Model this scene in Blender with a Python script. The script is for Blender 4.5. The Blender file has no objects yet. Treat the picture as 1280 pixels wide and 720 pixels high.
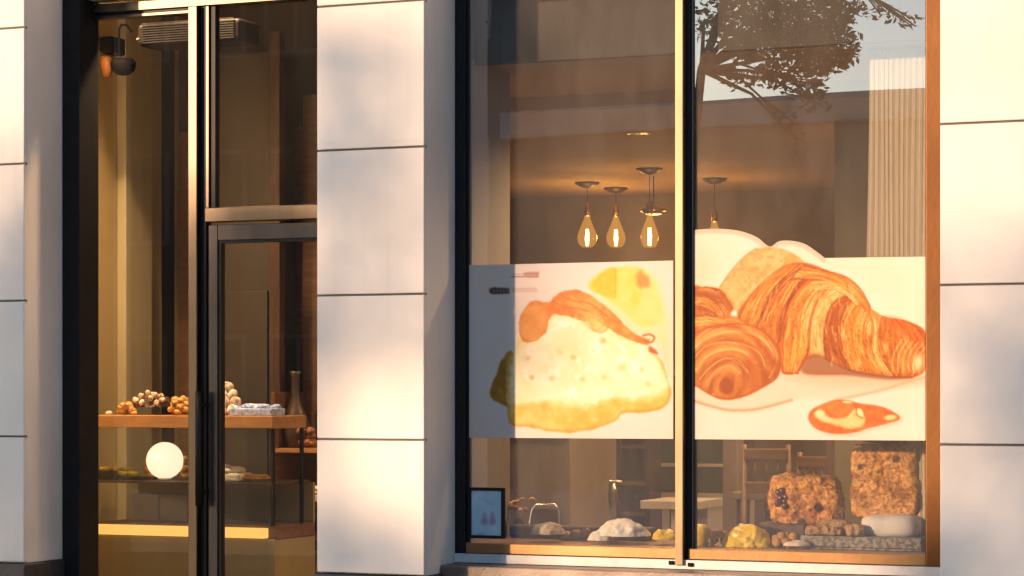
import bpy, bmesh, math, random
import numpy as np
from mathutils import Vector, Matrix, noise as mnoise

random.seed(7)
rng = np.random.default_rng(7)
scene = bpy.context.scene
COL = scene.collection
R = math.radians

# ------------------------------------------------------------------ camera geometry
F = 3000.0
TH = math.atan(0.0001386 * F)
CT, ST = math.cos(TH), math.sin(TH)
CAM = Vector((9.375 * ST, -9.375 * CT, 1.5))
HOR = 488.0
AZ, EL = R(39.5), R(9.0)            # the low sun, left of the facade's normal
SUNV = Vector((-math.sin(AZ) * math.cos(EL), -math.cos(AZ) * math.cos(EL), math.sin(EL)))

def P(u, v, Y):
    """where the line of sight through photo point (u, v) meets the upright plane at depth Y"""
    k = (u - 640) / F
    t = (Y - CAM.y) / (CT + ST * k)
    return Vector((CAM.x + t * (-ST + CT * k), Y, CAM.z + t * (HOR - v) / F))

# ------------------------------------------------------------------ materials
def s2l(c):
    return tuple((x / 12.92 if x <= .04045 else ((x + .055) / 1.055) ** 2.4) for x in c)

def rgb(r, g, b):
    return s2l((r / 255, g / 255, b / 255))

class NT:
    def __init__(s, name):
        s.m = bpy.data.materials.new(name)
        s.m.use_nodes = True
        s.t = s.m.node_tree
        s.t.nodes.clear()
        s.out = s.n('ShaderNodeOutputMaterial')
    def n(s, typ, **kw):
        nd = s.t.nodes.new(typ)
        for k, v in kw.items():
            setattr(nd, k, v)
        return nd
    def l(s, a, b):
        s.t.links.new(a, b)

def ramp(nt, fac, stops):
    r = nt.n('ShaderNodeValToRGB')
    el = r.color_ramp.elements
    while len(el) < len(stops):
        el.new(.5)
    for e, (p, c) in zip(el, stops):
        e.position = p
        e.color = (*c, 1)
    nt.l(fac, r.inputs[0])
    return r.outputs[0]

def mat(name, c, c2=None, rough=.6, metal=0., scale=6., detail=6., bump=0., bscale=40., spec=.5,
        stretch=(1, 1, 1), emit=0., ecol=None, rvar=0., coat=0., lo=.35, hi=.7):
    nt = NT(name)
    b = nt.n('ShaderNodeBsdfPrincipled')
    nt.l(b.outputs[0], nt.out.inputs[0])
    tc = nt.n('ShaderNodeTexCoord')
    mp = nt.n('ShaderNodeMapping')
    mp.inputs['Scale'].default_value = stretch
    nt.l(tc.outputs['Object'], mp.inputs[0])
    nz = nt.n('ShaderNodeTexNoise')
    nz.inputs['Scale'].default_value = scale
    nz.inputs['Detail'].default_value = detail
    nz.inputs['Roughness'].default_value = .62
    nt.l(mp.outputs[0], nz.inputs['Vector'])
    if c2 is None:
        c2 = tuple(x * .82 for x in c)
    nt.l(ramp(nt, nz.outputs['Fac'], [(lo, c2), (hi, c)]), b.inputs['Base Color'])
    b.inputs['Metallic'].default_value = metal
    b.inputs['Specular IOR Level'].default_value = spec
    b.inputs['Coat Weight'].default_value = coat
    b.inputs['Coat Roughness'].default_value = .15
    if rvar:
        mr = nt.n('ShaderNodeMapRange')
        mr.inputs['To Min'].default_value = max(.02, rough - rvar)
        mr.inputs['To Max'].default_value = min(1, rough + rvar)
        nt.l(nz.outputs['Fac'], mr.inputs[0])
        nt.l(mr.outputs[0], b.inputs['Roughness'])
    else:
        b.inputs['Roughness'].default_value = rough
    if bump:
        n2 = nt.n('ShaderNodeTexNoise')
        n2.inputs['Scale'].default_value = bscale
        n2.inputs['Detail'].default_value = 5
        nt.l(mp.outputs[0], n2.inputs['Vector'])
        bp = nt.n('ShaderNodeBump')
        bp.inputs['Strength'].default_value = bump
        bp.inputs['Distance'].default_value = .01
        nt.l(n2.outputs['Fac'], bp.inputs['Height'])
        nt.l(bp.outputs[0], b.inputs['Normal'])
    if emit:
        b.inputs['Emission Color'].default_value = (*(ecol or c), 1)
        b.inputs['Emission Strength'].default_value = emit
    return nt.m

def glass_mat(name, ior=1.5, boost=1.0, dirt=.05, tint=(.93, .95, .93), rough=.0):
    """a thin pane: see-through, mirrors by Fresnel, and carries a film of street dust"""
    nt = NT(name)
    tr = nt.n('ShaderNodeBsdfTransparent'); tr.inputs[0].default_value = (*tint, 1)
    gl = nt.n('ShaderNodeBsdfGlossy'); gl.inputs['Roughness'].default_value = rough
    fr = nt.n('ShaderNodeFresnel'); fr.inputs[0].default_value = ior
    tc = nt.n('ShaderNodeTexCoord')
    ml = nt.n('ShaderNodeMath', operation='MULTIPLY'); ml.inputs[1].default_value = boost
    gm = nt.n('ShaderNodeNewGeometry')
    nb = nt.n('ShaderNodeMath', operation='SUBTRACT'); nb.inputs[0].default_value = 1.
    nt.l(gm.outputs['Backfacing'], nb.inputs[1])
    mf = nt.n('ShaderNodeMath', operation='MULTIPLY'); nt.l(fr.outputs[0], mf.inputs[0]); nt.l(nb.outputs[0], mf.inputs[1])
    nt.l(mf.outputs[0], ml.inputs[0]); ml.use_clamp = True
    wv = nt.n('ShaderNodeTexNoise'); wv.inputs['Scale'].default_value = .9; wv.inputs['Detail'].default_value = 1
    nt.l(tc.outputs['Object'], wv.inputs['Vector'])
    bp = nt.n('ShaderNodeBump'); bp.inputs['Strength'].default_value = .02; bp.inputs['Distance'].default_value = .06
    nt.l(wv.outputs['Fac'], bp.inputs['Height']); nt.l(bp.outputs[0], gl.inputs['Normal'])
    m1 = nt.n('ShaderNodeMixShader')
    nt.l(ml.outputs[0], m1.inputs[0]); nt.l(tr.outputs[0], m1.inputs[1]); nt.l(gl.outputs[0], m1.inputs[2])
    df = nt.n('ShaderNodeBsdfDiffuse'); df.inputs[0].default_value = (.75, .70, .62, 1)
    mp = nt.n('ShaderNodeMapping'); mp.inputs['Scale'].default_value = (2.2, 1, .8)
    nt.l(tc.outputs['Object'], mp.inputs[0])
    nz = nt.n('ShaderNodeTexNoise'); nz.inputs['Scale'].default_value = 2.3; nz.inputs['Detail'].default_value = 9
    nz.inputs['Roughness'].default_value = .68
    nt.l(mp.outputs[0], nz.inputs['Vector'])
    mr = nt.n('ShaderNodeMapRange')
    mr.inputs['From Min'].default_value = .3; mr.inputs['From Max'].default_value = .72
    mr.inputs['To Min'].default_value = dirt * .45; mr.inputs['To Max'].default_value = dirt * 1.5
    nt.l(nz.outputs['Fac'], mr.inputs[0])
    m2 = nt.n('ShaderNodeMixShader')
    nt.l(mr.outputs[0], m2.inputs[0]); nt.l(m1.outputs[0], m2.inputs[1]); nt.l(df.outputs[0], m2.inputs[2])
    nt.l(m2.outputs[0], nt.out.inputs[0])
    return nt.m

def plaster_mat():
    nt = NT('painted_plaster')
    b = nt.n('ShaderNodeBsdfPrincipled'); nt.l(b.outputs[0], nt.out.inputs[0])
    tc = nt.n('ShaderNodeTexCoord')
    nz = nt.n('ShaderNodeTexNoise'); nz.inputs['Scale'].default_value = 1.7; nz.inputs['Detail'].default_value = 8
    nt.l(tc.outputs['Object'], nz.inputs['Vector'])
    base = ramp(nt, nz.outputs['Fac'], [(.3, (.66, .635, .59)), (.7, (.77, .75, .71))])
    mp = nt.n('ShaderNodeMapping'); mp.inputs['Scale'].default_value = (16, 16, .9)
    nt.l(tc.outputs['Object'], mp.inputs[0])
    st = nt.n('ShaderNodeTexNoise'); st.inputs['Scale'].default_value = 1.0; st.inputs['Detail'].default_value = 6
    nt.l(mp.outputs[0], st.inputs['Vector'])
    sfac = ramp(nt, st.outputs['Fac'], [(.56, (0, 0, 0)), (.85, (.22, .22, .22))])
    mx = nt.n('ShaderNodeMixRGB'); mx.inputs[2].default_value = (.47, .43, .37, 1)
    nt.l(sfac, mx.inputs[0]); nt.l(base, mx.inputs[1]); nt.l(mx.outputs[0], b.inputs['Base Color'])
    b.inputs['Roughness'].default_value = .62
    n2 = nt.n('ShaderNodeTexNoise'); n2.inputs['Scale'].default_value = 260; n2.inputs['Detail'].default_value = 4
    nt.l(tc.outputs['Object'], n2.inputs['Vector'])
    n3 = nt.n('ShaderNodeTexNoise'); n3.inputs['Scale'].default_value = 9; n3.inputs['Detail'].default_value = 3
    nt.l(tc.outputs['Object'], n3.inputs['Vector'])
    ad = nt.n('ShaderNodeMath', operation='ADD'); nt.l(n2.outputs['Fac'], ad.inputs[0])
    m3 = nt.n('ShaderNodeMath', operation='MULTIPLY'); m3.inputs[1].default_value = 3.
    nt.l(n3.outputs['Fac'], m3.inputs[0]); nt.l(m3.outputs[0], ad.inputs[1])
    bp = nt.n('ShaderNodeBump'); bp.inputs['Strength'].default_value = .22; bp.inputs['Distance'].default_value = .004
    nt.l(ad.outputs[0], bp.inputs['Height']); nt.l(bp.outputs[0], b.inputs['Normal'])
    return nt.m

def crumb_mat(name, light, mid, fruit, fscale=26., cscale=70., thr=.17):
    """open crumb with pores and dried fruit"""
    nt = NT(name)
    b = nt.n('ShaderNodeBsdfPrincipled'); nt.l(b.outputs[0], nt.out.inputs[0])
    tc = nt.n('ShaderNodeTexCoord')
    nz = nt.n('ShaderNodeTexNoise'); nz.inputs['Scale'].default_value = cscale; nz.inputs['Detail'].default_value = 7
    nz.inputs['Distortion'].default_value = 1.2
    nt.l(tc.outputs['Object'], nz.inputs['Vector'])
    c = ramp(nt, nz.outputs['Fac'], [(.34, tuple(x * .45 for x in mid)), (.46, mid), (.62, light)])
    vz = nt.n('ShaderNodeTexVoronoi'); vz.inputs['Scale'].default_value = fscale
    nt.l(tc.outputs['Object'], vz.inputs['Vector'])
    f = ramp(nt, vz.outputs['Distance'], [(thr, (1, 1, 1)), (thr + .10, (0, 0, 0))])
    sel = nt.n('ShaderNodeSeparateColor'); nt.l(vz.outputs['Color'], sel.inputs[0])
    gt = nt.n('ShaderNodeMath', operation='GREATER_THAN'); gt.inputs[1].default_value = .5
    nt.l(sel.outputs[0], gt.inputs[0])
    ml = nt.n('ShaderNodeMath', operation='MULTIPLY'); nt.l(f, ml.inputs[0]); nt.l(gt.outputs[0], ml.inputs[1])
    pz = nt.n('ShaderNodeTexNoise'); pz.inputs['Scale'].default_value = 13; pz.inputs['Detail'].default_value = 3
    nt.l(tc.outputs['Object'], pz.inputs['Vector'])
    pm = nt.n('ShaderNodeMixRGB', blend_type='MULTIPLY'); pm.inputs[0].default_value = 1.
    nt.l(c, pm.inputs[1]); nt.l(ramp(nt, pz.outputs['Fac'], [(.36, (.62, .48, .36)), (.50, (1, 1, 1))]), pm.inputs[2])
    c = pm.outputs[0]
    mx = nt.n('ShaderNodeMixRGB'); mx.inputs[2].default_value = (*fruit, 1)
    nt.l(ml.outputs[0], mx.inputs[0]); nt.l(c, mx.inputs[1]); nt.l(mx.outputs[0], b.inputs['Base Color'])
    b.inputs['Roughness'].default_value = .75
    bp = nt.n('ShaderNodeBump'); bp.inputs['Strength'].default_value = .55; bp.inputs['Distance'].default_value = .008
    nt.l(nz.outputs['Fac'], bp.inputs['Height']); nt.l(bp.outputs[0], b.inputs['Normal'])
    return nt.m

def vcol_mat(name, rough=.42):
    nt = NT(name)
    b = nt.n('ShaderNodeBsdfPrincipled'); nt.l(b.outputs[0], nt.out.inputs[0])
    a = nt.n('ShaderNodeVertexColor'); a.layer_name = 'print'
    nt.l(a.outputs[0], b.inputs['Base Color'])
    b.inputs['Roughness'].default_value = rough
    b.inputs['Specular IOR Level'].default_value = .3
    tc = nt.n('ShaderNodeTexCoord')
    n2 = nt.n('ShaderNodeTexNoise'); n2.inputs['Scale'].default_value = 3.5; n2.inputs['Detail'].default_value = 3
    nt.l(tc.outputs['Object'], n2.inputs['Vector'])
    bp = nt.n('ShaderNodeBump'); bp.inputs['Strength'].default_value = .15; bp.inputs['Distance'].default_value = .01
    nt.l(n2.outputs['Fac'], bp.inputs['Height']); nt.l(bp.outputs[0], b.inputs['Normal'])
    return nt.m

def leaf_mat(name, c1, c2):
    nt = NT(name)
    tc = nt.n('ShaderNodeTexCoord')
    nz = nt.n('ShaderNodeTexNoise'); nz.inputs['Scale'].default_value = 1.6; nz.inputs['Detail'].default_value = 5
    nt.l(tc.outputs['Object'], nz.inputs['Vector'])
    c = ramp(nt, nz.outputs['Fac'], [(.35, c1), (.65, c2)])
    d = nt.n('ShaderNodeBsdfDiffuse'); t = nt.n('ShaderNodeBsdfTranslucent')
    nt.l(c, d.inputs[0]); nt.l(c, t.inputs[0])
    m = nt.n('ShaderNodeMixShader'); m.inputs[0].default_value = .35
    nt.l(d.outputs[0], m.inputs[1]); nt.l(t.outputs[0], m.inputs[2]); nt.l(m.outputs[0], nt.out.inputs[0])
    return nt.m

def emit_mat(name, c, s):
    nt = NT(name)
    e = nt.n('ShaderNodeEmission'); e.inputs[0].default_value = (*c, 1); e.inputs[1].default_value = s
    nt.l(e.outputs[0], nt.out.inputs[0])
    return nt.m

M = {}
M['plaster'] = plaster_mat()
M['groove'] = mat('joint_mortar', (.16, .15, .13), rough=.9)
M['plinth'] = mat('dark_plinth_stone', (.05, .05, .055), (.03, .03, .035), rough=.5, scale=30, bump=.2)
M['frame'] = mat('grey_anodised_metal', (.085, .075, .078), (.06, .053, .055), rough=.42, metal=1., scale=14, rvar=.07, bump=.05, bscale=300, stretch=(1, 1, .15))
M['black'] = mat('black_powder_coat', (.012, .012, .014), (.008, .008, .009), rough=.5, scale=20, spec=.25)
M['bronze'] = mat('warm_bronze_metal', (.19, .092, .038), (.15, .07, .03), rough=.44, metal=1., scale=14, rvar=.06, bump=.05, bscale=300, stretch=(.15, 1, .15))  # frame bronze darkened: the jamb's shade is put into its colour
M['bronzelight'] = mat('light_bronze_metal', (.42, .26, .13), (.34, .20, .095), rough=.40, metal=1., scale=14, rvar=.06, bump=.05, bscale=300, stretch=(.15, 1, .15))  # same frame bronze lightened: sun on the rails put into its colour
M['coverlight'] = mat('bright_metal_cover', (.38, .30, .19), (.30, .24, .155), rough=.38, metal=1., scale=10, rvar=.08, stretch=(1, 1, .15))  # same metal as the door's cover, brightened to look sunlit
M['cover'] = mat('satin_metal_cover', (.14, .11, .085), (.115, .09, .07), rough=.34, metal=1., scale=10, rvar=.08, stretch=(1, 1, .15))  # darkened copy of the cover metal, the door's shade put into its colour
M['sillwhite'] = mat('white_sill_paint', (.72, .71, .69), (.58, .56, .53), rough=.45, scale=12, bump=.1)
M['ledge'] = mat('dark_metal_ledge', (.26, .22, .19), (.18, .155, .14), rough=.45, metal=.9, scale=9, rvar=.1, bump=.1, bscale=120)
M['glass'] = glass_mat('shop_glass', ior=1.9, boost=3.0, dirt=.034, tint=(.975, .98, .97))
M['doorglass'] = glass_mat('door_glass', ior=1.55, boost=1.1, dirt=.007, tint=(.97, .975, .965))
def add_glow(m, c, st):
    t = m.node_tree; out = next(n for n in t.nodes if n.type == 'OUTPUT_MATERIAL')
    src = out.inputs[0].links[0].from_socket
    e = t.nodes.new('ShaderNodeEmission'); e.inputs[0].default_value = (*c, 1); e.inputs[1].default_value = st
    a = t.nodes.new('ShaderNodeAddShader'); t.links.new(src, a.inputs[0]); t.links.new(e.outputs[0], a.inputs[1]); t.links.new(a.outputs[0], out.inputs[0])
    return m
M['lampglass'] = glass_mat('amber_bulb_glass', ior=1.45, boost=1.0, dirt=.0, tint=(1., .82, .42))
add_glow(M['lampglass'], (1., .5, .1), .14)
M['caseglass'] = glass_mat('counter_glass', ior=1.4, boost=1.0, dirt=.02)
M['cabglass'] = mat('cabinet_door_glass', (.09, .10, .06), (.05, .06, .035), rough=.15, scale=5)
M['print'] = vcol_mat('printed_vinyl')
M['asphalt'] = mat('asphalt', (.06, .06, .062), (.04, .04, .042), rough=.9, scale=40, bump=.4, bscale=200)
M['paving'] = mat('paving', (.32, .30, .27), (.22, .21, .19), rough=.85, scale=8, bump=.2)
M['kerb'] = mat('kerb_stone', (.36, .35, .33), rough=.85, scale=15, bump=.2)
M['line'] = mat('road_paint', (.7, .7, .66), (.5, .5, .48), rough=.7, scale=30)
M['farwall'] = mat('opposite_render', (.26, .20, .15), (.18, .14, .10), rough=.8, scale=2)
M['farwall2'] = mat('opposite_brick', (.22, .13, .09), (.15, .09, .06), rough=.85, scale=3)
M['fartrim'] = mat('opposite_cornice', (.55, .48, .38), rough=.7)
M['farglass'] = mat('opposite_window_glass', (.03, .035, .04), rough=.12)
M['bark'] = mat('bark', (.11, .08, .055), (.05, .036, .026), rough=.9, scale=12, bump=.8, bscale=30, stretch=(1, 1, .2))
M['leaf'] = leaf_mat('foliage', (.035, .055, .018), (.10, .12, .035))
M['leaf2'] = leaf_mat('foliage_olive', (.045, .05, .02), (.12, .11, .045))
# interior
M['ceil'] = mat('warm_ceiling_paint', (.50, .37, .26), (.45, .33, .23), rough=.8, scale=2)
M['backwall'] = mat('taupe_wall_paint', (.24, .20, .15), (.19, .155, .115), rough=.8, scale=2.5)
M['cream'] = mat('cream_wall_paint', (.46, .37, .18), (.40, .32, .155), rough=.7, scale=2)
M['column'] = mat('pale_column_paint', (.44, .40, .25), (.39, .355, .225), rough=.6, scale=2)
M['greyin'] = mat('grey_inner_paint', (.60, .56, .51), (.54, .50, .46), rough=.7, scale=2)
M['header'] = mat('brown_header_panel', (.045, .028, .014), (.035, .022, .011), rough=.6, scale=3)
M['wood'] = mat('oak_panel', (.42, .24, .10), (.28, .15, .06), rough=.45, scale=7, stretch=(6, 6, .7), bump=.1)
M['woodh'] = mat('oak_shelf', (.48, .25, .09), (.32, .16, .055), rough=.4, scale=7, stretch=(.8, 6, 6), bump=.1, coat=.2)
M['darkwood'] = mat('dark_walnut', (.085, .045, .025), (.04, .022, .014), rough=.4, scale=8, stretch=(5, 5, .6), bump=.1)
M['midwood'] = mat('chestnut_board', (.20, .105, .05), (.12, .06, .03), rough=.45, scale=8, stretch=(.7, 5, 5), bump=.1)
M['greypanel'] = mat('grey_fridge_panel', (.055, .048, .042), (.042, .037, .033), rough=.4, scale=3)
M['olive'] = mat('olive_counter_front', (.30, .25, .11), (.24, .2, .09), rough=.5, scale=4)
M['floor'] = mat('floor_tile', (.30, .22, .15), (.24, .17, .11), rough=.35, scale=4)
M['darkplastic'] = mat('dark_plastic', (.010, .009, .009), spec=.05, rough=.55, scale=20)
M['steel'] = mat('brushed_steel', (.55, .53, .50), (.42, .40, .38), rough=.3, metal=1., scale=20)
M['whitelac'] = mat('white_lacquer', (.56, .51, .42), (.50, .45, .37), rough=.45, scale=5)
M['creamframe'] = mat('cream_lacquer', (.50, .43, .30), (.42, .36, .25), rough=.5, scale=5)
M['taupe'] = mat('taupe_counter', (.27, .215, .16), (.22, .175, .13), rough=.6, scale=3)
M['brass'] = mat('aged_brass', (.55, .36, .16), (.35, .22, .09), rough=.35, metal=1., scale=12)
M['white'] = mat('white_ceramic', (.80, .79, .76), (.74, .73, .70), rough=.2, scale=5)
M['paper'] = mat('white_paper', (.76, .74, .70), (.68, .66, .62), rough=.8, scale=10, bump=.2)
M['greytray'] = mat('grey_marbled_board', (.34, .31, .26), (.10, .09, .075), rough=.5, scale=55, detail=3, lo=.42, hi=.58, bump=.3)
M['bluebox'] = mat('blue_sugar_paper', (.16, .26, .55), (.55, .62, .78), rough=.6, scale=60, lo=.35, hi=.62, bump=.3)
M['sheet'] = None
# food
M['crumb'] = crumb_mat('fruit_loaf_crumb', (.90, .48, .15), (.62, .26, .055), (.07, .02, .014), fscale=14, cscale=46, thr=.24)
M['crumb2'] = crumb_mat('fruit_cake_crumb', (.92, .53, .18), (.64, .28, .06), (.10, .03, .015), fscale=15, cscale=52, thr=.24)
M['crust'] = mat('baked_crust', (.40, .17, .045), (.20, .075, .02), rough=.5, scale=18, bump=.5, bscale=60)
M['powder'] = mat('icing_sugar_dusting', (.90, .86, .76), (.74, .56, .30), rough=.9, scale=22, bump=.7, bscale=70, lo=.30, hi=.46)
M['bun'] = mat('sugared_bun', (.88, .78, .56), (.64, .44, .2), rough=.85, scale=26, bump=.6, bscale=80)
M['yellow'] = mat('lemon_glaze', (.92, .68, .03), (.80, .52, .02), rough=.4, scale=20, bump=.35, bscale=60, coat=.3)
M['gold'] = mat('golden_pastry', (.62, .36, .09), (.40, .19, .04), rough=.5, scale=30, bump=.8, bscale=70)
M['choc'] = mat('chocolate_crumb', (.12, .06, .03), (.055, .025, .012), rough=.6, scale=40, bump=.8, bscale=90)
M['puff'] = mat('sugared_choux', (.72, .66, .55), (.36, .21, .09), rough=.8, scale=30, bump=.7, bscale=80, lo=.36, hi=.58)
M['crumble'] = mat('crumble_topping', (.60, .40, .20), (.32, .17, .07), rough=.8, scale=50, bump=1., bscale=90)
M['cream_cake'] = mat('whipped_cream', (.80, .75, .62), (.72, .62, .44), rough=.6, scale=20, bump=.5)
M['orange'] = mat('apricot_glaze', (.75, .35, .03), (.55, .2, .02), rough=.3, scale=25, coat=.4)
# lamps
M['filament'] = emit_mat('glowing_filament', (1., .60, .2), 26.)
M['led'] = emit_mat('warm_led_strip', (1., .50, .11), .62)
M['spot'] = emit_mat('downlight_lens', (1., .66, .3), 1.6)

# ------------------------------------------------------------------ object helpers
def tag(o, label=None, cat=None, group=None, kind=None):
    if label: o['label'] = label
    if cat: o['category'] = cat
    if group: o['group'] = group
    if kind: o['kind'] = kind
    return o

def thing(name, label, cat, loc=(0, 0, 0), group=None):
    o = bpy.data.objects.new(name, None)
    o.empty_display_size = .1
    COL.objects.link(o)
    o.location = loc
    return tag(o, label, cat, group)

class MB:
    def __init__(s):
        s.bm = bmesh.new()
    def box(s, x0, x1, y0, y1, z0, z1, bev=0., rot=0., mi=0, seg=2):
        r = bmesh.ops.create_cube(s.bm, size=1.)
        vs = r['verts']
        c = Vector(((x0 + x1) / 2, (y0 + y1) / 2, (z0 + z1) / 2))
        for v in vs:
            v.co = Vector((v.co.x * abs(x1 - x0), v.co.y * abs(y1 - y0), v.co.z * abs(z1 - z0)))
            if rot:
                v.co = Matrix.Rotation(rot, 3, 'Z') @ v.co
            v.co += c
        fs = list({f for v in vs for f in v.link_faces})
        for f in fs: f.material_index = mi
        if bev:
            es = list({e for v in vs for e in v.link_edges})
            rr = bmesh.ops.bevel(s.bm, geom=es, offset=bev, segments=seg, affect='EDGES', profile=.5)
            for f in rr['faces']: f.material_index = mi
        return s
    def tube(s, pts, r, seg=10, mi=0, caps=True):
        pts = [Vector(p) for p in pts]
        rad = r if isinstance(r, (list, tuple)) else [r] * len(pts)
        rings = []
        up = None
        for i, p in enumerate(pts):
            d = (pts[min(i + 1, len(pts) - 1)] - pts[max(i - 1, 0)]).normalized()
            if up is None:
                up = Vector((0, 0, 1)) if abs(d.z) < .9 else Vector((0, 1, 0))
            a = d.cross(up).normalized(); b = a.cross(d).normalized()
            up = b
            rings.append([s.bm.verts.new(p + (a * math.cos(2 * math.pi * k / seg) + b * math.sin(2 * math.pi * k / seg)) * rad[i]) for k in range(seg)])
        for i in range(len(rings) - 1):
            for k in range(seg):
                f = s.bm.faces.new((rings[i][k], rings[i][(k + 1) % seg], rings[i + 1][(k + 1) % seg], rings[i + 1][k]))
                f.smooth = True; f.material_index = mi
        if caps:
            for rg in (rings[0][::-1], rings[-1]):
                f = s.bm.faces.new(rg); f.material_index = mi
        return s
    def lathe(s, prof, c=(0, 0, 0), seg=24, mi=0, sy=1.):
        c = Vector(c)
        rings = []
        for (r, z) in prof:
            r = max(r, 1e-4)
            rings.append([s.bm.verts.new(c + Vector((r * math.cos(2 * math.pi * k / seg), sy * r * math.sin(2 * math.pi * k / seg), z))) for k in range(seg)])
        for i in range(len(rings) - 1):
            for k in range(seg):
                f = s.bm.faces.new((rings[i][k], rings[i][(k + 1) % seg], rings[i + 1][(k + 1) % seg], rings[i + 1][k]))
                f.smooth = True; f.material_index = mi
        for rg in (rings[0][::-1], rings[-1]):
            f = s.bm.faces.new(rg); f.material_index = mi
        return s
    def blob(s, c, rad, amp=.1, freq=6., seed=0, sub=4, flat=None, power=2., mi=0, rot=0., amp2=0., freq2=30.):
        r = bmesh.ops.create_icosphere(s.bm, subdivisions=sub, radius=1.)
        off = Vector((seed * 3.17, seed * 1.31, seed * 7.7))
        c = Vector(c)
        rm = Matrix.Rotation(rot, 3, 'Z')
        for v in r['verts']:
            n = v.co.normalized()
            if power != 2.:
                q = (abs(n.x) ** power + abs(n.y) ** power + abs(n.z) ** power) ** (-1 / power)
                b = n * q
            else:
                b = n.copy()
            p = Vector((b.x * rad[0], b.y * rad[1], b.z * rad[2]))
            d = amp * mnoise.fractal(p * freq + off, 1., 2., 3)
            if amp2: d += amp2 * mnoise.noise(p * freq2 + off)
            p += n * d
            if flat is not None and p.z < flat: p.z = flat
            v.co = rm @ p + c
        for v in r['verts']:
            for f in v.link_faces:
                f.smooth = True; f.material_index = mi
        return s
    def build(s, name, m, parent=None, loc=None, recalc=True):
        if recalc:
            bmesh.ops.recalc_face_normals(s.bm, faces=s.bm.faces)
        me = bpy.data.meshes.new(name)
        s.bm.to_mesh(me); s.bm.free()
        for x in (m if isinstance(m, (list, tuple)) else [m]):
            me.materials.append(M[x] if isinstance(x, str) else x)
        o = bpy.data.objects.new(name, me)
        COL.objects.link(o)
        if parent is not None: o.parent = parent
        if loc is not None: o.location = loc
        return o

def struct(o):
    o['kind'] = 'structure'
    return o

def rect(u0, v0, u1, v1, Y):
    """extent in X and Z of a photo rectangle lying on the plane at depth Y"""
    um, vm = (u0 + u1) / 2, (v0 + v1) / 2
    return P(u0, vm, Y).x, P(u1, vm, Y).x, P(um, v1, Y).z, P(um, v0, Y).z

# ================================================================== ground and street
# behind the shop front the floor is separate; the street sheet runs to the horizon
struct(MB().box(-400, 400, -400, 400, -.5, -.154).build('ground', 'asphalt'))
struct(MB().box(-60, 60, -2.6, -.01, -.15, 0.0, bev=.0).build('pavement', 'paving'))
struct(MB().box(-60, 60, -2.75, -2.6, -.15, 0.002, bev=.01).build('kerb', 'kerb'))
struct(MB().box(-60, 60, -24.6, -10.0, -.15, 0.0).build('far_pavement', 'paving'))
struct(MB().box(-60, 60, -10.0, -9.85, -.15, 0.002, bev=.01).build('far_kerb', 'kerb'))
mk = MB()
for i in range(-9, 10):
    mk.box(i * 3.0 - .8, i * 3.0 + .8, -6.35, -6.25, -.155, -.150)
struct(mk.build('road_markings', 'line'))

# ================================================================== the bakery building
bak = thing('bakery_building', 'cream panelled bakery shop front with dark framed door and wide display window', 'building')
JO = [.763, 1.303, 1.883, 2.468, 3.05, 3.63, 4.21]
G = .004

def pier(x0, x1, name='pier', dep=.62):
    mb = MB()
    mb.box(x0 + .001, x1 - .001, .022, dep, .763, 4.21)          # core, seen in the reveals
    for f in mb.bm.faces: f.material_index = 0
    for a, b in zip(JO[:-1], JO[1:]):
        mb.box(x0, x1, 0.0, .0215, a + G, b - G, bev=.0035, seg=2)
        if a > 1.9:
            mb.box(x0 + .02, x1 - .02, -.0014, .004, a + G + .024, a + G + .027)
    for a in JO[1:-1]:                                           # dark mortar deep in the joints
        mb.box(x0 - .002, x1 + .002, .012, .0225, a - G, a + G, mi=1)
    o = mb.build(name, ['plaster', 'groove'], bak)
    return o

XL, XM0, XM1, XR = -2.255, -.854, -.378, 1.686
pier(-4.2, XL, dep=.449)
pier(XM0, XM1)
pier(XR, 4.2)
for (xa_, xb_) in ((-4.2, XL + .012), (XM0 - .012, XM1 + .012), (XR - .012, 4.2)):
    MB().box(xa_, xb_, -.012, .445, -.1, .760, bev=.006).build('plinth', 'plinth', bak)
MB().box(XL + .0015, XM0 - .0015, .32, .62, 3.215, 4.205).build('lintel', 'plaster', bak)
MB().box(XM1 + .0015, XR - .0015, .285, .62, 3.165, 4.205).build('lintel', 'plaster', bak)
MB().box(-4.2, 4.2, -.06, 7.0, 4.22, 4.5, bev=.02).build('roof', 'plaster', bak)
# inner thickness of the pier beside the window
MB().box(XM0 + .05, -.332, .372, .775, .0, 2.86).build('inner_pier', 'greyin', bak)

# --- shop window
ZB0, ZB1 = P(640, 693, .30).z, P(640, 680, .30).z        # bottom bar
ZT = 3.098
xf0, xf1 = XM1 + .001, XR - .001
XJ0, XJ1 = -.331, P(1157, 400, .30).x
XMU0, XMU1, XMU2 = P(845, 350, .288).x, P(855, 350, .288).x, P(867, 350, .313).x
fr = MB()
fr.box(XJ0, XJ1, .302, .365, ZT, 3.16, bev=.003)
win = fr.build('shop_window', 'bronzelight', bak)
MB().box(XJ1 + .0005, xf1, .300, .365, ZB0, 3.16, bev=.003).build('jamb', 'bronze', win)
MB().box(xf0, XJ0 - .0005, .300, .365, ZB0, 3.16, bev=.003).build('jamb', 'black', win)  # black stands in for shade on this jamb of the bronze frame
for (xa_, xb_) in ((XJ0, XMU1 - .004), (XMU2 - .02, XJ1)):
    MB().box(xa_, xb_, .302, .365, ZB0, ZB1, bev=.003).build('bottom_rail', 'bronzelight', win)
mu = MB()
mu.box(XMU0, XMU1, .276, .360, P(845, 706.5, .285).z, 3.12, bev=.003)
mu.build('mullion_cover', 'coverlight', win)
MB().box(XMU1 + .0005, XMU2, .311, .362, ZB0 - .03, 3.12, bev=.002).build('mullion', 'black', win)
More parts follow.
